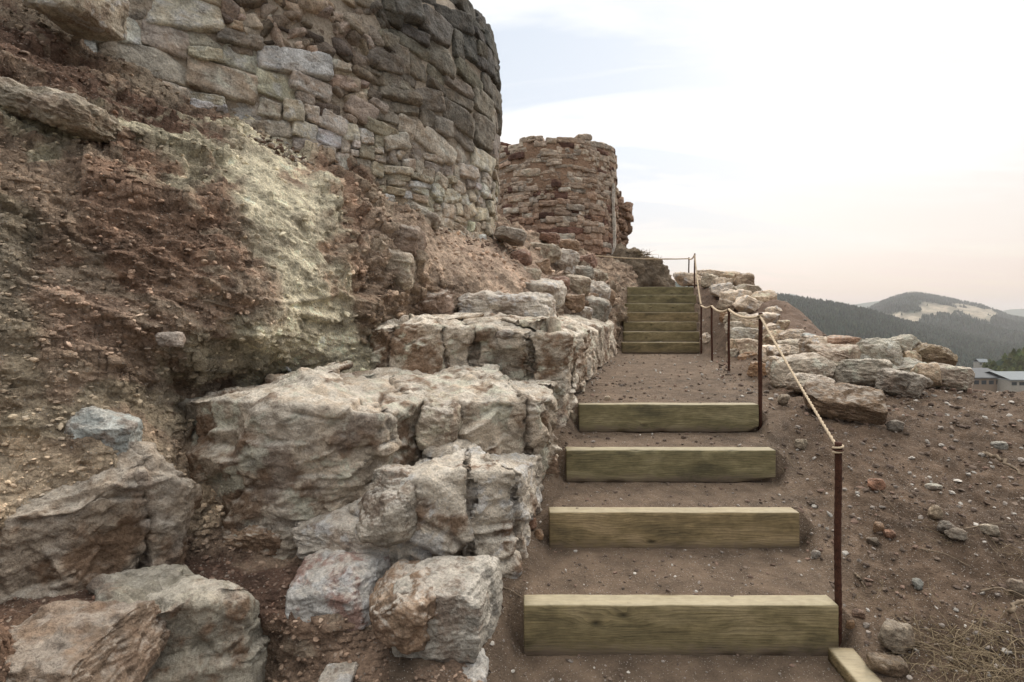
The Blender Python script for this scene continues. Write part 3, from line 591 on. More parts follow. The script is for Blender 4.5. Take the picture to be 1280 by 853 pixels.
def near_tower():
    pl = [(-400,3.5),(-150,3.75),(0,3.95),(130,4.2),(265,4.65),(380,5.1),(433,5.43),(480,5.7),(540,6.2),(590,6.85),(612,7.5),(611,8.4),(590,9.6),(555,10.6)]
    cv = spline([P(a, 0, d)[:2] for a, d in pl], 12); seg = np.linalg.norm(np.diff(cv, axis=0), axis=1); S = np.r_[0, np.cumsum(seg)]
    pxs = cv[:, 0]/cv[:, 1]*F+640
    zb_px = lambda d, y: -(y-HY)/F*d
    base = np.interp(pxs, [-400, 0, 130, 300, 400, 520, 610], [3.1, 2.55, 2.2, 1.8, 1.5, 1.15, .95]); base[S > S[np.argmax(pxs)]] = .95
    i_tip = S[np.argmax(pxs)]
    pxf = lambda s: float(np.interp(min(s, i_tip), S, pxs))
    zb = lambda s: float(np.interp(s, S, base))-.35
    zt = lambda s: 4.25+.12*math.sin(s*3.1)+.08*math.sin(s*7.7)
    bat = lambda z: .10*max(0, min(1, (z-1.2)/2.0))+(-.12*max(0, (z-3.7)/.5))
    def zones(s, z):
        px = pxf(s); 
        if s > i_tip: return (0, .15)
        y = HY-z/np.interp(s, S, cv[:, 1])*F
        r = 1.0 if (265 < px < 480 and y < 40+ (px-265)*.28) else 0.0
        r = max(r, .5 if (400 < px < 470 and y < 150 and y > 90) else 0)
        return (r, r*1.0 if r else (.25 if px > 470 else .08))
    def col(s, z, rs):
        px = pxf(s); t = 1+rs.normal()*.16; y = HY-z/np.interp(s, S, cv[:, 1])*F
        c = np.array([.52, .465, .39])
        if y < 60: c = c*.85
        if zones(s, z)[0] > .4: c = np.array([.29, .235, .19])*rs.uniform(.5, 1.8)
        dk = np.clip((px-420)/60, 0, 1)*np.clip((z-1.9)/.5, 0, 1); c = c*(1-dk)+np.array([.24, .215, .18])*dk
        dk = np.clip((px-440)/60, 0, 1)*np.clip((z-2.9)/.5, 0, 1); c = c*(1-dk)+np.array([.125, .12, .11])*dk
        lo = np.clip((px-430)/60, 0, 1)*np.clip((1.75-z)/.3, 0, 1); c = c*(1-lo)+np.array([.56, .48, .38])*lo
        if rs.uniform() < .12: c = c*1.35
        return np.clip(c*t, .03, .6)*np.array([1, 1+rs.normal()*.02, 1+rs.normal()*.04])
    r = empty('ruined_tower', (-.8, 7.0, 1.0), 'large ruined round tower of dark weathered stone at upper left', 'ruined tower')
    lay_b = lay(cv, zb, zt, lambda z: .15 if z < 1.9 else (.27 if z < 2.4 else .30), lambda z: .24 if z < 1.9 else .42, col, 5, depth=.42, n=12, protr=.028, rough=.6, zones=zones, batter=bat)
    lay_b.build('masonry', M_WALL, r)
    core(cv, lambda i: base[i]-.5, lambda i: 4.0, .014, M_MORT, r, bat)
near_tower()
def far_tower():
    cx_, cy_, R_ = 1.27, 17.0, 2.18; th = np.linspace(RAD(200), RAD(370), 60)
    cv = np.stack([cx_+R_*np.cos(th), cy_+R_*np.sin(th)], -1)
    r = empty('round_tower', (cx_, cy_, 1.2), 'round ruined tower of reddish stone courses beyond the timber stairs', 'ruined tower')
    def col(s, z, rs):
        t = np.clip((z-2.0)/2.6, 0, 1)+rs.normal()*.22; t = min(max(t, 0), 1)
        c = np.array([.33, .215, .155])*(1-t)+np.array([.46, .375, .30])*t
        if rs.uniform() < .16: c = np.array([.42, .36, .30])
        if rs.uniform() < .10: c = np.array([.15, .085, .065])
        return np.clip(c*(1+rs.normal()*.15), .04, .6)
    zt = lambda s: 5.35+.10*math.sin(s*4.3)+.07*math.sin(s*9.1)
    b = lay(cv, lambda s: .75, zt, lambda z: .165, lambda z: .36, col, 11, depth=.4, n=7, protr=.035, rough=1.3, batter=lambda z: -.03*(z-1.2)*.5)
    b.build('masonry', M_WALL, r)
    core(cv, lambda i: .6, lambda i: 5.2, .03, M_MORT2, r)
    # broken wing wall on the right
    cw = spline([(3.30, 16.9), (3.52, 17.05), (3.92, 17.6), (3.9, 18.4), (3.7, 19)], 8)
    w = lay(cw, lambda s: .7, lambda s: 4.35-.5*max(0, s-.2), lambda z: .2, lambda z: .32, lambda s, z, rs: np.array([.28, .19, .14])*rs.uniform(.6, 1.5), 15, depth=.4, n=7, protr=.12, rough=1.9, batter=lambda z: .10*math.sin(z*2.2))
    w.build('broken_wing', M_WALL, r); core(cw, lambda i: .6, lambda i: 4.2, .08, M_MORT2, r).name = 'wing_core'
    # strip of old white render on the corner
    pts = []; 
    zs = np.linspace(1.1, 4.2, 60); V = []
    for k, z in enumerate(zs):
        wd = .07+.13*max(0, (2.9-z)/1.8)+.03*math.sin(z*7); a0 = RAD(327)-.02*(z-1)+.012*math.sin(z*5)
        for t in np.linspace(-1, 1, 7):
            a = a0+.03+t*wd/R_*.8; rr = R_+.10-(.06 if abs(t) == 1 else 0); V.append((cx_+rr*math.cos(a), cy_+rr*math.sin(a), z))
    V = np.array(V); V[:, :2] += (fbm(V*6, 3, 5)*.03)[:, None]; i = np.arange(len(V)).reshape(60, 7); Q = np.stack([i[:-1, :-1], i[:-1, 1:], i[1:, 1:], i[1:, :-1]], -1).reshape(-1, 4)
    mesh('render_strip', V, Q, M_WALL, np.repeat([[.50, .45, .39]], len(V), 0)*(1+.4*fbm(V*3, 4, 6)[:, None]), parent=r, keep=True)
far_tower()
def mound():
    V, Q = cube_grid(60); V = V/np.linalg.norm(V, axis=1, keepdims=True); V = V*np.array([1.95, 1.6, 1.75]); N = normals(V, Q)
    V = V+N*(fbm(V*1.5, 4, 3)*.42+facet(V*3, 4)[0]*.06)[:, None]+np.array([3.25, 16.4, .58])
    tag(mesh('mound', V, Q, M_SOIL, np.array([.20, .155, .11])*(1+.5*fbm(V*3, 5, 4)[:, None])), kind='structure')
mound()
# ------------------------------------------------------------------ rocks
SEED = [100]
PALE = (.58, .52, .445); TAN = (.47, .395, .31); BROWN = (.31, .215, .145); GREY = (.37, .345, .295); BLUE = (.43, .44, .41); GREEN = (.27, .28, .235); RED = (.30, .19, .145); DARK = (.17, .15, .13); WHITE = (.56, .54, .51)
def place(name, label, cat, box_, d, base, thick=None, n=26, k=5, cuts=7, bite=.28, amp=.055, fac=.05, rot=(0, 0, 0), group=None, seed=None, stain=(.22, .145, .10), sa=.55, da=.4, ff=2.0, depth_at=.5, warp=None, m=None, sil=False, half=False):
    """a stone whose front fills the photo box (x0,y0,x1,y1) at distance d"""
    x0, y0, x1, y1 = box_; w = (x1-x0)/F*d; h = (y1-y0)/F*d; t = thick or (w*.55+h*.45)*.8; SEED[0] += 1
    if sil and y0 > HY-10: zt_ = -(y0-HY)/F*(d+t*.62); h2 = max(zt_+(y1-HY)/F*d, h*.45); h = (h+h2)*.5 if half else h2; y0 = y1-h*F/d
    s = seed or SEED[0]
    V, Q, hh, up, cid = rock((w*1.06, t, h*1.06), s, n=n, k=k, cuts=cuts, bite=bite, amp=amp, fac=fac, rot=rot, ff=ff, warp=warp)
    cen = P((x0+x1)/2, (y0+y1)/2, d); cen[1] += t*depth_at
    if depth_at: cen[0] = ((x0+x1)/2-640)/F*d
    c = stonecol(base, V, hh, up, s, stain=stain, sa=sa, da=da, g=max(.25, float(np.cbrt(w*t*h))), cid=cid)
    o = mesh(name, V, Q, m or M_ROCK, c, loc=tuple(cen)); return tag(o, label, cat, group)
YAW = -math.atan(.27)
def follow(V, a=.27, taper=0): return V
# --- the terrace of big blocks, each a thing. yaw lets the right flank run along the path
G1 = 'stone blocks of the old foundation terrace'
def shear(k): # the flank leans along the path while the front still faces the viewer
    def f(V): V = V.copy(); V[:, 0] += V[:, 1]*k; return V
    return f
def lift(kx, kz):
    def f(V): V = V.copy(); V[:, 0] += V[:, 1]*kx; V[:, 2] += np.where(V[:, 2] > 0, (V[:, 1]+1)*.5*kz, 0); return V
    return f
B = [
 # label, box, d, thick, base, n, k, kx, kz, extra
 ('low ledge of rock under the biggest block, above the white stone', (352,655,522,716), 2.62, .6, PALE, 70, 4, .10, .1, dict(amp=.05, fac=.07, bite=.35)),
 ('small upright lump wedged beside a dark gap in the terrace', (522,506,570,566), 3.16, .5, TAN, 46, 5, .1, .1, dict(amp=.06)),
 ('pointed rounded boulder standing in front of the cracked slab', (438,606,514,692), 2.50, .40, (.36,.32,.265), 56, 3, 0, 0, dict(cuts=9, bite=.4, amp=.04)),
 ('squared grey topped block nearest the lowest timber step', (498,742,610,832), 2.22, .36, (.40,.37,.32), 76, 9, .22, .0, dict(amp=.03, fac=.045, bite=.16)),
 ('brown rounded boulder against the left of the nearest squared block', (456,752,538,834), 2.14, .5, BROWN, 60, 4, 0, 0, dict(amp=.07, fac=.07)),
 ('white faced stone half sunk in dark soil, stained red', (356,722,468,802), 2.34, .5, WHITE, 60, 5, 0, 0, dict(amp=.05, fac=.05, stain=(.26,.10,.06), sa=.7)),
 ('brown crumbling lump under the left corner of the biggest block', (264,664,346,716), 2.66, .45, BROWN, 50, 3.5, 0, 0, dict(amp=.09, fac=.08)),
 ('pale broken block on the third level under the brown bank', (584,368,694,406), 5.2, 1.3, PALE, 70, 5, .2, .2, dict(amp=.06, fac=.07)),
 ('pale upper block below the rubble, highest of the terrace', (634,348,708,384), 6.4, 1.4, PALE, 56, 5, .25, .2, dict(amp=.06, fac=.07)),
 ('crumbly block in the bank left of the brown niche', (480,356,556,404), 4.95, 1.0, (.30,.22,.17), 60, 5, .1, .1, dict(amp=.07, fac=.09)),
]
for lab, bx_, d, th, base, n, k, kx, kz, ex in B:
    place('stone_block', lab, 'stone block', bx_, d, base, th, n=n, k=k, warp=lift(kx, kz), group=G1, **{**dict(sa=.6, da=.75), **ex})
# the terrace itself: three long ledges of bedrock and old masonry, one above the other
def ledge(label, pts, inner, rise, joints, base, seed, rows=(100, 80), fl=.05, name='rock_ledge'):
    """pts: (photo x, row of the top edge, row of the foot, distance) from the left end round the front and along the flank"""
    K = [P(p[0], p[1], p[3]) for p in pts]; z0 = np.array([-(p[2]-HY)/F*p[3] for p in pts])-.16; K = np.array(K)
    seg = np.hypot(*np.diff(K[:, :2], axis=0).T); S = np.r_[0, np.cumsum(seg)]
    s_ = [0.]
    while s_[-1] < S[-1]: s_.append(s_[-1]+.0038*float(np.interp(s_[-1], S, K[:, 1])))
    s_ = np.array(s_[:-1]); x = np.interp(s_, S, K[:, 0]); y = np.interp(s_, S, K[:, 1]); z1 = np.interp(s_, S, K[:, 2]); zb = np.interp(s_, S, z0); n = len(s_)
    def sm(v, w): k = np.hanning(2*w+1); k /= k.sum(); return np.convolve(np.pad(v, w, 'edge'), k, 'valid')
    x, y = sm(x, 4), sm(y, 4); z1 = sm(z1, 6); zb = sm(zb, 6)
    wt = 22 if seed < 304 else 45; tx, ty = sm(np.gradient(x), wt), sm(np.gradient(y), wt); L = np.hypot(tx, ty); nx, ny = ty/L, -tx/L        # outward
    jid = np.zeros(n, int)
    for j in joints: jid += s_ > np.interp(j, range(len(pts)), S)
    rs = np.random.RandomState(seed); off = rs.uniform(-.035, .035, len(joints)+1)[jid]*(.4 if seed > 303 else 1); zo = rs.uniform(-.02, .025, len(joints)+1)[jid]; tone = rs.uniform(.85, 1.2, len(joints)+1)[jid]
    gro = np.zeros(n)
    def G(t):
        g_ = np.zeros(n)
        for j in joints:
            sh = .09*float(perlin(np.array([[t*2.3, j*7.1, seed]]), 3)[0])+.03*float(perlin(np.array([[t*9., j*7.1, seed]]), 4)[0])
            g_ = np.maximum(g_, np.exp(-((s_-np.interp(j, range(len(pts)), S)-sh)/(.0018*y+.003))**2))
        return g_
    GR = []
    off = sm(off, 2); zo = sm(zo, 2)
    inn = np.interp(s_, S, inner); ri = np.interp(s_, S, rise)
    nf, nt_ = rows; V = []
    p1 = np.stack([x, y, x*0+seed], -1)
    cham = .035+.07*smooth(fbm(p1*1.7, 4, seed+1, .6), -.1, .45)
    eo = fbm(p1*1.2, 3, seed+2)*.07; ez = fbm(p1*1.9, 3, seed+3)*.03
    for t in np.linspace(0, 1, nf):
        zz = zb+(z1+zo+ez-zb)*t; hgt = (z1-zb); c = np.clip((t-1)*hgt/cham+1, 0, 1)
        o = off+eo+.05*(1-t)*0-cham*(1-np.sqrt(np.clip(1-c*c, 0, 1)))*.8
        GR.append(G(t)); V.append(np.stack([x+nx*o, y+ny*o, zz], -1))
    for u in np.linspace(0, 1, nt_)[1:]:
        o = off+eo-cham*.8-inn*u**1.25
        V.append(np.stack([x+nx*o, y+ny*o, z1+zo*(1-u)+ez*(1-u)+ri*u+fbm(np.stack([x+nx*o, y+ny*o, x*0], -1)*2.2, 3, seed+4)*.05*min(1, u*4)], -1)); GR.append(G(1+u))
    V = np.array(V); GR = np.array(GR); V[:, :, 0] -= nx*GR*.05; V[:, :, 1] -= ny*GR*.05; V[nf:, :, 2] -= GR[nf:]*.03
    R_ = V.shape[0]; i = np.arange(R_*n).reshape(R_, n); Q = np.stack([i[:-1, :-1], i[:-1, 1:], i[1:, 1:], i[1:, :-1]], -1).reshape(-1, 4)
    V = V.reshape(-1, 3); N = normals(V, Q)
    w = np.stack([perlin(V*1.3, 1), perlin(V*1.3, 2), perlin(V*1.3, 3)], -1)*.3+seed; q = V+w; bed = np.array([1, 1, 1.25])
    f1, e1, c1 = facet(q*1.55*bed, seed+20); f2, e2, c2 = facet(q*4.2*bed, seed+21); f3, e3, c3 = facet(q*13*bed, seed+22)
    top = smooth(N[:, 2], .4, .9)
    crack = np.exp(-(np.abs(perlin(q*np.array([1.5, 1.5, .7]), seed+30))/.022)**2)*smooth(perlin(q*.9, seed+31), .05, .3)
    far = np.tile(np.clip(1.25-(s_-np.interp(len(pts)-1, range(len(pts)), S)*.42)/2.5, .45, 1), R_)
    h = (f1*smooth(e1, 0, .08)*fl*1.45+f2*smooth(e2, 0, .09)*fl*.6+f3*smooth(e3, 0, .12)*fl*.30)*(1-.45*top)*far+fbm(q*1.6, 3, seed+23)*.040*(1-.4*top)*far+fbm(V*11*bed, 4, seed+24, .62)*.016+fbm(V*40, 2, seed+25)*.005-crack*.025
    V = V+N*h[:, None]; N = normals(V, Q)
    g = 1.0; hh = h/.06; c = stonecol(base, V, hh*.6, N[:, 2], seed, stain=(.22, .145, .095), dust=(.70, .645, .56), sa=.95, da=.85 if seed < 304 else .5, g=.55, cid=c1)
    c *= np.tile(tone, R_)[:, None]
    joint = GR.ravel()*.6; joint = np.maximum(joint, crack*.7); c = c*(1-joint[:, None])+np.array([.13, .095, .07])*joint[:, None]
    grey = smooth(fbm(V*1.4, 5, seed+60, .65), .05, .35)*.28*(1-top); c = c*(1-grey[:, None])+np.array([.44, .43, .40])*grey[:, None]
    return tag(mesh(name, V, Q, M_ROCK, c), label, 'rock ledge', 'ledges of the old foundation terrace')
ledge('topmost long ledge of the terrace, running back along the path', [(455,404,450,4.8),(463,409,456,4.2),(500,405,458,4.10),(545,404,462,4.10),(575,406,463,4.22),(600,406,464,4.26),(645,410,466,4.24),(672,417,467,4.12),(709,418,470,4.12),(722,414,462,4.75),(733,412,455,5.5),(744,410,447,6.4),(754,408,441,7.6),(768,406,434,9.5)],
      [.8,1.0,1.0,1.0,1.0,.9,.9,.8,.6,.6,.7,.8,.8,.8], [.10,.10,.08,.08,.08,.08,.10,.12,.10,.12,.16,.2,.3,.4], [1.6,3.3,4.6,6.6,8.5,9.4,10.4,11.3,12.3], (.52,.44,.35), 301, (70, 60), .05)
ledge('long middle ledge with the tallest block face at its left end', [(232,500,640,3.6),(240,499,665,2.86),(300,494,702,2.76),(365,500,710,2.74),(425,508,712,2.80),(478,516,705,2.92),(500,508,660,3.12),(524,500,610,3.34),(575,496,600,3.36),(630,497,600,3.38),(670,499,602,3.40),(691,494,606,3.62),(706,474,565,4.3),(722,464,536,5.1),(737,453,510,6.2),(750,444,490,7.4),(770,434,466,9.6)],
      [.5,.9,1.1,1.15,1.15,1.1,.9,.8,.8,.8,.8,.5,.35,.35,.35,.35,.35], [.04,.07,.10,.10,.12,.14,.12,.13,.14,.14,.10,.06,.02,.02,.02,.02,.02], [5.2,6.9,9.6,11.4,12.3,13.2,14.2,15.2], (.53,.445,.35), 302, (120, 90), .055)
ledge('low broken ledge split by a dark crack, beside the third step', [(420,640,722,3.0),(436,636,722,2.78),(486,608,722,2.70),(540,594,720,2.70),(586,590,722,2.70),(592,590,722,2.72),(648,596,718,2.76),(668,584,700,3.0),(684,566,650,3.45)],
      [.5,.6,.7,.75,.75,.75,.7,.5,.4], [.04,.06,.05,.03,.02,.02,.02,.02,.02], [4.5,6.4], (.59,.52,.43), 303, (90, 60), .05)
ledge('bedrock shelf at the left edge, above the dark soil strip', [(-90,652,745,1.97),(20,648,740,2.04),(95,642,735,2.13),(132,616,726,2.22),(165,592,716,2.32),(205,590,706,2.38),(232,600,696,2.46),(240,604,690,2.8)],
      [.3,.3,.32,.34,.34,.3,.25,.2], [.10,.12,.13,.16,.2,.2,.16,.1], [4.4], (.41,.335,.26), 304, (90, 50), .034)
ledge('crumbling grey green bedrock near the bottom left, right of the brown outcrop', [(84,838,940,1.98),(92,822,940,1.82),(112,802,930,1.80),(150,780,920,1.92),(205,762,905,2.02),(262,754,895,2.10),(308,748,885,2.17),(322,756,870,2.4)],
      [.3,.32,.35,.38,.4,.38,.3,.2], [.02,.03,.03,.03,.03,.03,.03,.03], [], (.34,.31,.25), 305, (90, 60), .036)
# --- stones in the bank
BS = [
 ('rock_outcrop', 'brown weathered outcrop in the bottom left corner', (-90,796,100,945), 1.60, .5, (.25,.185,.135), 84, 5, dict(amp=.06, fac=.08, half=True)),
 ('stone', 'blue grey wedge of stone set in the bank at left', (80,524,158,574), 2.34, .17, (.40,.42,.40), 44, 6, dict(amp=.03, fac=.05, cuts=9, bite=.35, rot=(0,.3,.1), sil=False)),
 ('rock_outcrop', 'layered pale edged rock jutting from the upper left bank', (-40,106,100,144), 2.84, .45, (.36,.31,.24), 70, 4, dict(amp=.07, fac=.10, rot=(0,.28,0))),
 ('stone_block', 'pale squared block lying above the bank in the top left corner', (24,-60,104,10), 3.45, .5, (.60,.53,.43), 56, 8, dict(amp=.025, rot=(0,.10,0), sil=False)),
 ('stone', 'squared brown stone, upper right of the group in the bank face', (470,281,522,320), 4.82, .5, (.26,.205,.165), 40, 7, dict(amp=.04, bite=.2)),
 ('stone', 'large tan stone, lowest of the group in the bank face', (456,313,512,358), 4.66, .5, TAN, 44, 6, dict(amp=.04, bite=.25, rot=(0,.1,0))),
 ('stone', 'small grey stone, upper left of the group in the bank face', (447,284,478,314), 4.72, .4, GREY, 34, 5, dict(amp=.05)),
 ('stone', 'small pale pinkish stone lying on the bank left of the bulge', (194,416,222,434), 2.66, .1, (.42,.36,.31), 26, 4, dict()),
 ('stone', 'thin pale slab resting on the top terrace row', (618,413,642,424), 4.25, .25, (.36,.33,.29), 26, 6, dict()),
 ('stone', 'light grey flat stone lying behind the top terrace row', (632,396,654,406), 4.9, .3, (.46,.46,.44), 26, 6, dict()),
 ('stone', 'long pale slab fallen at the foot of the dark tower', (620,284,656,300), 7.1, .5, (.32,.28,.235), 30, 6, dict(rot=(0,.25,0))),
 ('stone', 'pale splinter at the tower foot above the brown bank', (500,258,548,274), 5.9, .3, (.42,.39,.33), 30, 5, dict(rot=(0,.5,0))),
 ('stone', 'white stone at the bottom edge beside the lowest step', (560,832,606,870), 2.12, .25, WHITE, 34, 5, dict(rot=(0,-.2,0))),
 ('stone', 'small dark stone beside the left end of the third step', (668,650,690,672), 3.55, .12, DARK, 22, 5, dict()),
 ('stone', 'pale stone at the bottom edge right of the crumbling outcrop', (392,842,432,872), 2.1, .2, PALE, 28, 4, dict()),
]
for nm, lab, bx_, d, th, base, n, k, ex in BS: place(nm, lab, {'rock_ledge': 'rock', 'rock_outcrop': 'rock', 'stone': 'stone', 'stone_block': 'stone block'}[nm], bx_, d, base, th, n=n, k=k, **{**dict(depth_at=.42, sil=True), **ex})
# rubble between the terrace and the round tower
RB = [((660,302,700,326),8.2,TAN,'flat tan'),((690,312,722,340),8.6,PALE,'pale'),((664,326,690,346),7.4,BROWN,'brown'),((706,345,738,368),8.2,TAN,'tan tilted'),((732,352,762,376),9.0,PALE,'pale upright'),
 ((704,368,732,388),7.4,BROWN,'rounded brown'),((728,374,762,402),8.4,GREY,'large grey'),((690,345,712,362),7.2,RED,'reddish'),((716,332,742,350),9.2,GREY,'grey'),((738,338,760,356),10.2,TAN,'small tan'),
 ((640,312,664,332),7.0,RED,'reddish wedge'),((650,334,676,350),6.8,TAN,'tan flat'),((744,360,768,384),9.6,BROWN,'brown leaning'),((712,386,742,404),7.6,PALE,'pale flat'),((676,290,700,304),9.4,RED,'small red'),
 ((700,300,724,314),10.5,BROWN,'small brown'),((724,318,748,334),11.5,RED,'red brown')]
for i, (bx_, d, base, w) in enumerate(RB):
    side = 'nearer the dark tower' if bx_[0] < 695 else 'nearer the stairs'; lv = 'high' if bx_[1] < 332 else ('midway' if bx_[1] < 360 else 'low')
    place('rubble_stone', '%s rubble stone %s in the heap, %s' % (w, lv, side), 'stone', bx_, d, base, n=26, k=4.5, cuts=8, bite=.35, amp=.07, fac=.08, rot=(.1, .25*math.sin(i*2.3), .3*math.sin(i*1.7)), group='rubble below the round tower')
# --- drystone heap on the right
def Z2(a, b, c, d_): return (840+a/2.909, 300+b/2.909, 840+c/2.909, 300+d_/2.909)
HP = [((22,125,105,158),12.5,PALE,'long pale slab at the far end behind the top post'),((108,112,200,130),12,PALE,'flat pale capstone, highest on the heap'),((185,122,250,150),11.5,TAN,'tan stone behind the highest capstone'),
 ((235,130,300,178),11,(.30,.25,.20),'rounded brownish stone on the skyline'),((120,128,165,165),11.5,GREY,'grey stone under the highest capstone'),((160,142,232,170),11,PALE,'pale stone left of the rounded skyline stone'),
 ((162,165,240,210),10.7,WHITE,'whitish stone on the steep upper part of the heap'),((245,170,325,200),10.3,GREY,'flat grey stone below the rounded skyline stone'),((192,188,290,235),10,PALE,'wide pale stone, upper heap, facing the stairs'),
 ((300,195,385,258),9.6,TAN,'big tan stone on the right shoulder of the upper heap'),((240,218,360,268),9.4,PALE,'long pale slab sloping down the upper heap'),((180,225,235,250),9.8,(.33,.29,.24),'small stone beside the fifth post top'),
 ((360,250,412,282),9,PALE,'pale stone against the red brown soil slope'),((210,275,280,312),9,GREY,'grey stone left of the third post'),((185,268,215,295),9.4,BROWN,'small brown stone left of the grey one'),
 ((275,275,395,310),8.6,PALE,'long pale stone behind the rope near the second post'),((215,305,300,350),8.7,(.36,.34,.30),'blocky pale stone behind the third post'),((290,300,350,335),8.5,TAN,'tan stone right of the third post'),
 ((238,328,320,375),8.4,BLUE,'bluish white stone low behind the third post'),((340,310,420,345),8,PALE,'pale stone right of the second post top'),((212,370,262,405),8.3,TAN,'small tan stone at foot of heap by third post'),
 ((255,372,345,425),7.9,(.40,.34,.28),'large peach stone at the foot of the heap between posts'),((215,405,262,438),8.2,GREY,'grey stone at ground behind the third post'),((260,415,340,445),7.8,BROWN,'flat brown stone on the ground between two posts'),
 ((350,340,430,395),7.5,TAN,'tan stone just right of the second post'),((405,335,490,370),7.3,PALE,'pale flat stone below the red brown slope'),((330,395,400,450),6.9,PALE,'pale stone behind the second post lower half'),
 ((410,370,510,400),6.8,GREY,'long grey stone on the saddle of the heap'),((488,348,525,375),6.9,(.46,.52,.55),'small bluish white stone on top of the saddle'),((370,392,450,432),6.4,PALE,'pale stone crossed by the rope, upper row'),
 ((448,395,505,435),6.2,(.37,.35,.31),'grey pale stone at the left of the front row top'),((498,360,580,438),6.0,PALE,'tilted pale stone left of the front pair'),((580,358,725,420),6.1,(.38,.27,.21),'wide reddish ended stone on top of the front row'),
 ((535,388,705,458),5.7,(.41,.36,.31),'squared tan stone in the upper front row'),((708,368,850,466),5.7,(.42,.43,.39),'large pale greenish stone in the upper front row'),((800,358,905,418),5.9,(.40,.40,.36),'pale stone topping the right half of the front row'),
 ((848,412,905,452),5.8,TAN,'small tan stone wedged under the right capstone'),((900,396,1035,475),5.8,(.20,.165,.115),'dark olive brown boulder at the right of the heap'),((368,436,425,508),5.6,PALE,'pale end stone left of the front bottom row'),
 ((413,436,620,530),5.4,(.44,.41,.36),'broad pale stone crossed by the rope, front bottom row'),((460,505,600,570),5.0,(.38,.35,.31),'low pale stone under the rope in front of the broad stone'),((622,446,800,528),5.5,(.40,.39,.35),'wide speckled grey stone in the middle of the bottom row'),
 ((790,450,932,515),5.6,(.37,.39,.36),'flat greenish grey stone in the bottom row'),((915,462,998,540),5.3,TAN,'tan stone under the dark olive boulder'),((985,470,1120,552),5.3,(.40,.37,.33),'long pale stone at the far right end of the heap'),
 ((806,500,968,575),4.9,(.27,.26,.24),'tilted dark grey slab on the soil before the bottom row'),((535,512,805,640),4.15,(.17,.13,.095),'big flat brown slab lying nearest the path'),((295,455,355,495),6.1,BROWN,'small brown stone on the soil behind the second post'),
 ((420,470,470,520),5.7,DARK,'dark stone in the gap behind the broad pale stone'),((600,450,640,520),5.9,BROWN,'brown filler stone seen in the dark gap of the bottom row'),((470,430,540,460),6.1,TAN,'tan stone on the broad pale stone'),
 ((300,340,350,372),8.3,GREY,'grey stone left of the second post middle'),((392,300,430,325),8.0,TAN,'small tan stone below the long sloping slab'),((130,320,165,345),10.6,GREY,'small grey stone beside the upper flight'),((118,345,150,375),10.0,PALE,'pale stone on soil beside the lower end of the upper flight')]
for i, (b_, d, base, lab) in enumerate(HP):
    x0, y0, x1, y1 = Z2(*b_); big = (x1-x0) > 45
    base = np.array(base)*np.array([1.22, 1.11, 1.0]); rx_ = .5 if i == 46 else .08*math.sin(i)
    if i == 46: x0, x1, y0, y1 = x0+4, x1-8, 494, 516
    tilt = {45: .22, 46: .10, 10: .25, 41: -.04, 44: .16}.get(i, .13*math.sin(i*1.9))
    place('heap_stone', lab, 'stone', (x0-1, y0-2, x1+1, y1+2), d, base, n=46 if big else 28, k=6 if i != 46 else 8, cuts=11 if i != 46 else 5, bite=.38 if i != 46 else .2, amp=.045, fac=.06, rot=(rx_, tilt, .45*math.sin(i*2.7)), group='loose stones heaped along the path', sa=.45, da=.5, depth_at=.45, sil=False,
          stain=(.25, .17, .12), thick=((x1-x0)*.6+(y1-y0)*.5)/F*d*(.9 if i != 46 else .8))
# --- loose fist-size stones on the slope, each a thing
LS = [((800-0,0,0,0),0,0,'')]
loose = [(1096,606,16,12,(.33,.20,.15),'small orange stone on the slope right of the third step'),(1121,532,18,12,(.30,.29,.28),'small grey stone on the soil below the brown slab'),(1002,555,14,10,GREY,'small grey stone in the soil beside the second highest step'),
 (1100,660,14,11,BROWN,'brown stone on the slope beyond the near post'),(1112,668,12,9,RED,'reddish stone just right of the brown one on the slope'),(1092,676,13,8,DARK,'dark flat stone among the small stones beyond the post'),(1148,730,14,10,(.30,.33,.34),'bluish stone low on the right slope'),
 (1168,609,16,6,WHITE,'thin white chip on the middle of the slope'),(1240,663,18,10,(.42,.40,.36),'pale chip near the dead twigs on the right'),(1250,557,16,8,(.38,.40,.40),'bluish white chip right of the brown slab'),(1170,640,16,14,(.38,.33,.27),'pale knobbly stone at the head of the dark hole'),
 (1185,660,22,14,(.22,.21,.20),'grey stone half buried in the dark hole'),(1196,668,20,12,(.31,.30,.28),'pale stone at the right lip of the dark hole'),(1122,798,38,30,(.33,.30,.26),'pale stone in the cut bank right of the lowest step'),(1112,832,40,22,(.22,.18,.14),'brown stone low in the cut bank by the slanted board'),
 (1020,693,9,8,(.35,.35,.35),'little grey pebble right of the third step end'),(1063,780,14,10,BROWN,'brown stone beside the foot of the near post'),(1074,768,12,9,(.25,.18,.15),'rounded stone right of the near post foot'),(980,500,13,12,(.42,.38,.33),'pale crumbly stone beside the second post'),
 (664,655,14,12,RED,'reddish stone left of the third step'),(674,668,14,10,BROWN,'brown stone under the left end of the third step'),(716,520,12,12,GREY,'grey stone against the left end of the fourth step'),(1275,735,20,16,(.36,.32,.28),'pale block cut off by the right picture edge'),(760,498,8,5,PALE,'tiny pale chip on the path above the fourth step')]
def gdepth(px, py):
    """distance at which the view ray through a photo point meets the ground"""
    d = np.linspace(1.2, 14, 2400); z = -(py-HY)/F*d; g = ground_z((px-640)/F*d, d); k = np.where(z < g)[0]
    return float(d[k[0]]) if len(k) else 14.
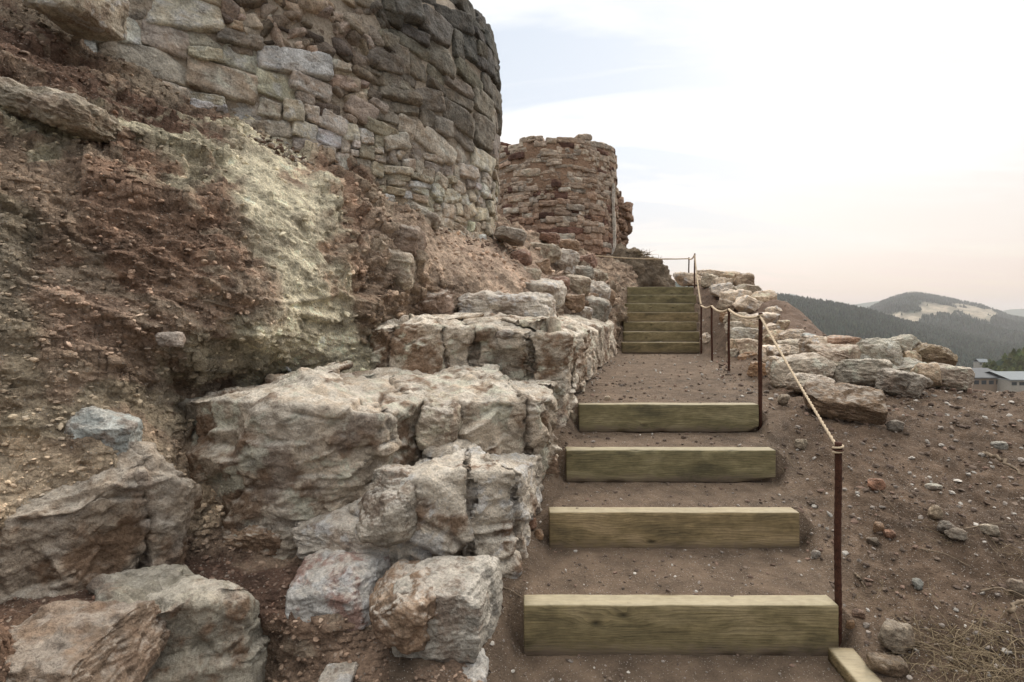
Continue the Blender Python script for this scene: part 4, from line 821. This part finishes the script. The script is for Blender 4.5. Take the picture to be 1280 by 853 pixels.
for px_, py_, w_, h_, base, lab in loose:
    base = np.array(base)*np.array([.92, .83, .72]); d = gdepth(px_, py_+h_*.5); place('small_stone', lab, 'stone', (px_-w_/2, py_-h_/2, px_+w_/2, py_+h_*.6), d, base, n=18, k=4, cuts=8, bite=.35, amp=.06, fac=.05, rot=(.2, .2*math.sin(px_), px_), depth_at=.1, sa=.3, da=.2, group='loose stones on the soil slope')
# --- gravel and clods nobody could count
ICO = None
def small(pts, sizes, seed, pal, name, label, sink=.25, nrm=None, loc=None):
    rs = np.random.RandomState(seed); V0, Q0 = cube_grid(2); V0 = V0/np.linalg.norm(V0, axis=1, keepdims=True); n = len(pts); m = len(V0)
    J = rs.uniform(.65, 1.2, (n, m, 1)); S_ = rs.uniform(.55, 1.2, (n, 1, 3)); S_[..., 2] *= .65
    V = V0[None]*J*S_*sizes[:, None, None]*.5
    a = rs.uniform(0, 6.28, n); b = rs.normal(size=n)*.5; ca, sa, cb, sb = np.cos(a), np.sin(a), np.cos(b), np.sin(b)
    x = V[..., 0]*cb[:, None]+V[..., 2]*sb[:, None]; z = -V[..., 0]*sb[:, None]+V[..., 2]*cb[:, None]; y = V[..., 1]
    X = x*ca[:, None]-y*sa[:, None]; Y = x*sa[:, None]+y*ca[:, None]; V = np.stack([X, Y, z], -1)
    off = (nrm if nrm is not None else np.array([[0, 0, 1.]]))*(sizes*(.5-sink)*.5)[:, None]
    V = V+(pts+off)[:, None]; Q = (Q0[None]+np.arange(n)[:, None, None]*m).reshape(-1, 4)
    pal = np.array(pal); c = pal[rs.randint(0, len(pal), n)]*rs.uniform(.7, 1.3, (n, 1))
    if loc is not None: k = rs.uniform(.55, 1, (n, 1)); c = c*(1-k)+loc*k*rs.uniform(.75, 1.45, (n, 1))
    col = np.repeat(c[:, None], m, 1).reshape(-1, 3)
    return tag(mesh(name, V.reshape(-1, 3), Q, M_PEB, col, flat=True), label, 'gravel', kind='stuff')
def gravel():
    rs = np.random.RandomState(3); n = 42000
    px = rs.uniform(560, 1420, n); d = 1.7*np.exp(rs.uniform(0, 1, n)**1.15*math.log(12.5/1.7)); x = (px-640)/F*d; xr = np.interp(d, AY, AR); xl = np.interp(d, AY, AL)
    dens = np.where(x > xr, .8, .42); dens = np.where(x < xl, .9, dens); dens *= smooth(fbm(np.stack([x*1.5, d*1.5, x*0], -1), 3, 5), -.5, .3)*.8+.2
    k = rs.uniform(size=n) < dens; x, d = x[k], d[k]; z = ground_z(x, d); s = .005+.026*rs.uniform(size=len(x))**5.5*(1+.5*(x > np.interp(d, AY, AR))); s *= np.clip(d/3.2, .8, 1.7)
    small(np.stack([x, d, z], -1), s, 4, [(.15,.115,.09),(.12,.09,.07),(.27,.235,.205),(.135,.10,.08),(.42,.39,.35),(.19,.13,.10),(.11,.08,.062)], 'gravel', 'scattered gravel and small clods over the brown path and slope')
    idx = rs.randint(0, len(BV), 40000); zz = fbm(BV[idx]*1.2, 3, 9); k = (zz > -.25+rs.uniform(-.3, .3, len(idx))) & (BY[idx] > np.interp(BX[idx], *YT)+22)
    k &= rs.uniform(size=len(idx)) > polymask(BX[idx], BY[idx], [(335,215),(365,285),(385,350),(405,430)], 45)*.8; idx = idx[k]; s = (.006+.034*rs.uniform(size=len(idx))**5.5)*np.clip(BV[idx, 1]/2.6, .7, 2.6)
    small(BV[idx], s, 6, [(.24,.185,.145),(.21,.155,.12),(.29,.245,.20),(.22,.165,.13),(.40,.36,.31),(.26,.20,.16),(.33,.29,.24),(.21,.155,.12)], 'bank_rubble', 'small stones and clods bedded in the earth bank', nrm=BN[idx], loc=BC[idx])
    # spill of larger debris along the tower foot and round the terrace
    rs = np.random.RandomState(8); u = rs.uniform(size=900); pxx = 150+500*u; yy = np.interp(pxx, [130, 300, 400, 520, 610, 700], [62, 152, 207, 262, 300, 320])+rs.normal(size=900)*9+4
    d = bank_t(pxx, yy)-.03; s = (.02+.06*rs.uniform(size=900)**2.5)*d/5
    small(np.stack([(pxx-640)/F*d, d, -(yy-HY)/F*d], -1), s, 9, [(.30,.26,.21),(.38,.34,.29),(.2,.14,.10),(.16,.11,.085)], 'debris', 'line of broken stone chips fallen along the dark tower foot')
gravel()
# ------------------------------------------------------------------ timber steps
import bmesh
def timber(x0, x1, y0, z1, label, t=.1, h=.225, chop=None, yaw=0, name='timber_step', group='timber steps of the path'):
    w = x1-x0; nx = 48; V, Q = cube_grid(nx, 6, 12); V = V.copy(); e = np.array([w/2, t/2, h/2]); 
    # pull the outermost rows close to the edge for a narrow worn arris
    for ax, nn in ((1, 6), (2, 12)):
        a = np.abs(V[:, ax]); sgn = np.sign(V[:, ax]); inner = 1-2/nn; k = np.isclose(a, inner, atol=1e-3); V[k, ax] = sgn[k]*(1-.007/e[ax])
    k = np.isclose(np.abs(V[:, 0]), 1-2/nx, atol=1e-3); V[k, 0] = np.sign(V[k, 0])*(1-.006/e[0])
    V = V*e; r = .007; q = np.clip(V, -e+r, e-r); dlt = V-q; ln = np.linalg.norm(dlt, axis=1, keepdims=True); V = q+dlt/np.maximum(ln, 1e-9)*np.minimum(ln, r)
    sd_ = int(abs(x0*971+y0*337)) % 997
    V += (fbm(V*np.array([2.5, 9, 9])+sd_, 3, sd_)*.004)[:, None]*np.array([0, 1, 1]); chip = smooth(fbm(V*np.array([9, 20, 20])+sd_, 3, sd_+1), .25, .5)*(ln[:, 0] > r*1.2)*.010; V -= chip[:, None]*np.array([0, -1, 1])*np.sign(V)*np.array([0, -1, 1])
    if chop: # sawn off lower right corner
        cx0, cz0 = chop; s = (V[:, 0]-(w/2-cx0))/cx0*cz0-(V[:, 2]+h/2); V[:, 2] += np.maximum(s, 0)*(V[:, 0] > w/2-cx0)
    c = ((x0+x1)/2, y0+t/2, z1-h/2)
    o = mesh(name, V, Q, M_WOOD, loc=c); o.rotation_euler = (0, 0, yaw); return tag(o, label, 'timber step', group)
tl = ['nearest and widest timber step at the bottom of the picture', 'second timber step up from the nearest one', 'third timber step from the near end with a sawn corner', 'fourth timber step at the edge of the gravel landing']
for i in range(4):
    timber(np.interp(STEP_Y[i], AY, AL), np.interp(STEP_Y[i], AY, AR), STEP_Y[i], STEP_Z[i], tl[i], chop={2: (.28, .035), 3: (.10, .05)}.get(i), h=.25 if i == 0 else .23)
ul = ['lowest', 'second', 'third', 'fourth', 'fifth', 'sixth', 'topmost']
for i in range(7):
    j = .03*math.sin(i*2.7)
    timber(np.interp(UP_Y[i], AY, AL)+j*.5, np.interp(UP_Y[i], AY, AR)+j, UP_Y[i], UP_Z[i], '%s timber step of the far upper flight' % ul[i], h=.21, t=.1)
# slanted board at the lower right corner of the stairs
def board():
    a = P(1034, 836, 2.33); V, Q = cube_grid(8, 20, 3); V = V*np.array([.055, .55, .03]); V += (fbm(V*8, 2, 3)*.003)[:, None]
    o = mesh('board', V, Q, M_WOOD, loc=(1.50, 1.85, -1.585)); o.rotation_euler = (RAD(2), 0, RAD(-4)); tag(o, 'pale board running forward from the right end of the nearest step', 'board')
board()
# ------------------------------------------------------------------ rope posts and rope
def tube(pts, r, k=10, close=True, rad=None):
    p = np.array(pts, float); n = len(p); t = np.gradient(p, axis=0); t /= np.linalg.norm(t, axis=1, keepdims=True); up_ = np.where(np.abs(t[:, 2:3]) > .9, np.array([[0, 1., 0]]), np.array([[0, 0, 1.]]))
    a = np.cross(t, up_); a /= np.linalg.norm(a, axis=1, keepdims=True); b = np.cross(t, a); th = np.arange(k)*2*math.pi/k
    rr = np.full(n, r) if rad is None else np.array(rad)
    V = p[:, None]+(a[:, None]*np.cos(th)[None, :, None]+b[:, None]*np.sin(th)[None, :, None])*rr[:, None, None]; V = V.reshape(-1, 3)
    i = np.arange(n*k).reshape(n, k); j = np.roll(i, -1, 1); Q = np.stack([i[:-1], j[:-1], j[1:], i[1:]], -1).reshape(-1, 4)
    if close:
        V = np.vstack([V, p[0], p[-1]]); e0 = n*k; c0 = np.array([(i[0, q], i[0, (q+1) % k], e0, e0) for q in range(k)]); 
        Q = np.vstack([Q]); tri = [(int(i[0, (q+1) % k]), int(i[0, q]), e0) for q in range(k)]+[(int(i[-1, q]), int(i[-1, (q+1) % k]), e0+1) for q in range(k)]
        return V, Q, tri
    return V, Q, []
def tubeobj(name, pts, r, m, parent=None, k=10, rad=None, loc=(0, 0, 0), join=None):
    V, Q, tri = tube(pts, r, k, True, rad); me = bpy.data.meshes.new(name); me.from_pydata([tuple(v) for v in V], [], [tuple(int(a) for a in q) for q in Q]+tri)
    me.polygons.foreach_set('use_smooth', [True]*len(me.polygons)); me.materials.append(m); o = bpy.data.objects.new(name, me); o.location = loc; C.objects.link(o)
    if parent: o.parent = parent
    return o
POSTS = [ # px, top y, foot y, d, label
 (1047.5, 553, 822, 2.50, 'nearest rusty rope post, at the right end of the lowest step'), (950, 391, 508, 4.30, 'rusty rope post at the right end of the fourth step'), (911, 384, 463, 6.8, 'rusty rope post on the landing left of the heap stones'),
 (890, 380, 452, 8.2, 'thin rusty post on the landing nearer the upper flight'), (876.5, 380, 443, 9.75, 'rusty post at the foot of the upper flight'), (868, 317, 366, 11.65, 'rusty post beside the topmost step'),
 (861, 322, 356, 12.6, 'short rusty post just behind the topmost one'), (734, 317, 346, 12.9, 'lone thin post below the round tower')]
TOPS = []
for px_, yt_, yb_, d, lab in POSTS:
    a = P(px_, yb_, d); b = P(px_, yt_, d); L_ = b[2]-a[2]; r = empty('rope_post', tuple(a), lab, 'rope post', 'rusty iron posts carrying the rope')
    lean = {0: .0, 1: .004}.get(POSTS.index((px_, yt_, yb_, d, lab)), .01*math.sin(px_))
    ps = [(lean*L_*t+.002*math.sin(t*9), 0, L_*t-.25*(1-t)*(t < .01)) for t in np.linspace(0, 1, 60)]; ps[0] = (0, 0, -.25)
    R0 = .0155 if d < 3 else .0165
    rad = [R0*(1+.07*math.sin(i*2.6)) for i in range(60)]
    tubeobj('rod', ps, .014, M_RUST, r, 10, rad)
    ring = [(math.cos(t)*.021+lean*L_, math.sin(t)*.021, L_-.035+.004*math.sin(t)) for t in np.linspace(0, 6.1, 22)]
    tubeobj('ring', ring, .005, M_RUST, r, 6)
    TOPS.append(np.array([b[0]+lean*L_, b[1], b[2]]))
def rope(name, segs, label, r=.0075):
    pts = []
    for a, b, sag, jag in segs:
        n = max(20, int(np.linalg.norm(b-a)/.035)); 
        for t in np.linspace(0, 1, n, endpoint=False):
            p = a+(b-a)*t; p = p-np.array([0, 0, sag*4*t*(1-t)]); pts.append(p)
    pts.append(segs[-1][1])
    p = np.array(pts); s = np.r_[0, np.cumsum(np.linalg.norm(np.diff(p, axis=0), axis=1))]
    t = np.gradient(p, axis=0); t /= np.linalg.norm(t, axis=1, keepdims=True); a = np.cross(t, [0, 0, 1.]); a /= np.linalg.norm(a, axis=1, keepdims=True)+1e-9; b = np.cross(t, a)
    rt = empty(name, tuple(p[0]), label, 'rope')
    m = 8 # two strands laid round each other, finely resampled
    sf = np.arange(0, s[-1], .012); pf = np.stack([np.interp(sf, s, p[:, k]) for k in range(3)], -1); af = np.stack([np.interp(sf, s, a[:, k]) for k in range(3)], -1); bf = np.stack([np.interp(sf, s, b[:, k]) for k in range(3)], -1)
    scl = np.clip(pf[:, 1]/3.2, 1, 2.0)
    for j in range(2):
        th = sf*2*math.pi/.075+j*math.pi; q = pf+(af*np.cos(th)[:, None]+bf*np.sin(th)[:, None])*(.0037*scl)[:, None]
        tubeobj('strand', q-p[0], r*.72, M_ROPE, rt, 6, rad=.0049*scl)
    return rt
off = np.array([0, 0, -.03])
T_ = [t+off for t in TOPS]
rope('rope', [(T_[0], T_[1], .012, 0), (T_[1], T_[2], .05, 0), (T_[2], T_[3], .06, 0), (T_[3], T_[4], .04, 0), (T_[4], T_[5], .10, 0), (T_[5], T_[6], .05, 0), (T_[6], T_[7], .05, 0)], 'pale hemp rope strung from post to post along the stairs')
def knot(i, label):
    c = T_[i]; pts = [(c[0]+.021*math.cos(t), c[1]+.020*math.sin(t), c[2]-.03+.0035*t) for t in np.linspace(0, 4*math.pi, 60)]
    o = tubeobj('rope_knot', [np.array(q)-c for q in pts], .0055, M_ROPE, None, 8, loc=tuple(c)); tag(o, label, 'rope knot')
knot(0, 'rope end wound twice round the top of the nearest post'); knot(1, 'rope turn wound round the post by the fourth step')
# ------------------------------------------------------------------ dry plants and sticks
def stick(px0, py0, px1, py1, label, r=.006, lift_=.02, name='stick', m=M_TWIG, seed=1):
    rs = np.random.RandomState(seed); out_ = []
    for t in np.linspace(0, 1, 16):
        px_ = px0+(px1-px0)*t; py_ = py0+(py1-py0)*t; d = gdepth(px_, py_); p = P(px_, py_, d); p[2] += lift_*(.4+math.sin(t*3.1)); p += rs.normal(size=3)*r*.45; out_.append(p)
    c = out_[0]; tag(tubeobj(name, [p-c for p in out_], r, m, None, 7, rad=[r*(1.2-.7*t) for t in np.linspace(0, 1, 16)], loc=tuple(c)), label, 'stick')
stick(1228, 568, 1278, 598, 'broken branch lying on the slope at the right edge', .014, .03, 'branch', seed=4)
stick(1205, 664, 1272, 658, 'thin twig lying on the slope above the dry grass', .004, .02, seed=5)
stick(1262, 772, 1290, 768, 'dark bent twig at the right edge above the dry grass', .008, .05, seed=6)
stick(1068, 718, 1082, 736, 'short dark splinter of wood beyond the near post', .006, .01, seed=7)
stick(625, 735, 652, 748, 'short twig beside the left end of the lowest step', .003, .01, seed=8)
stick(1130, 506, 1180, 500, 'thin pale twig lying beside the brown slab', .004, .015, seed=9)
stick(1080, 596, 1120, 640, 'thin bare twig lying on the slope beyond the nearest post', .003, .012, seed=10)
stick(1150, 688, 1215, 712, 'crooked twig below the dark hole in the slope', .0035, .02, seed=11)
stick(1225, 742, 1285, 752, 'pale root snaking above the dead grass', .005, .03, seed=12)
stick(975, 575, 962, 596, 'short stick by the right end of the third highest near step', .003, .01, seed=13)
def grass(cpts, n, seed, name, label, hgt=.12, spread=.12, kind='stuff', r0=.0018, m=M_GRASS, cat='dry grass'):
    rs = np.random.RandomState(seed); V = []; Q = []; o = 0
    for i in range(n):
        c = np.array(cpts[rs.randint(len(cpts))])+np.r_[rs.normal(size=2)*spread, 0]
        c[2] = ground_z(np.array([c[0]]), np.array([c[1]]))[0] if name != 'shrub' else c[2]
        d = rs.normal(size=3); d[2] = abs(d[2])*.7+.15; d /= np.linalg.norm(d); l = hgt*rs.uniform(.4, 1.5); bend = rs.normal(size=3)*.5*l; bend[2] = -abs(bend[2])*1.1
        w = np.cross(d, rs.normal(size=3)); w /= np.linalg.norm(w); w2 = np.cross(d, w)
        for t in np.linspace(0, 1, 7):
            p = c+d*l*t+bend*t*t; rr = r0*(1-.7*t)
            V += [p+w*rr, p-w*.5*rr+w2*.87*rr, p-w*.5*rr-w2*.87*rr]
        for k in range(6):
            for q in range(3): a = o+k*3+q; b = o+k*3+(q+1) % 3; Q.append((a, b, b+3, a+3))
        o += 21
    return tag(mesh(name, np.array(V), np.array(Q), m), label, cat, kind=kind)
gp = [P(px_, py_, gdepth(px_, py_)) for px_, py_ in ((1170, 815), (1200, 822), (1230, 830), (1262, 835), (1262, 800), (1215, 845))]
grass(gp, 480, 3, 'dry_grass', 'mat of dead grass and roots in the lower right corner', .14, .09, r0=.0021)
gp2 = [P(px_, py_, gdepth(px_, py_)) for px_, py_ in ((1262, 745), (1270, 690), (1180, 665), (975, 585), (1090, 745))]
grass(gp2, 160, 5, 'root_fibres', 'thin dead roots sticking from the right slope', .09, .06, r0=.0012)
sh = [P(806, 319, 15.3), P(816, 325, 15.2), P(798, 316, 15.4)]
grass(sh, 260, 6, 'shrub', 'low dry shrub on the mound right of the round tower', .15, .09, kind=None, r0=.008, m=M_GRASS, cat='shrub')
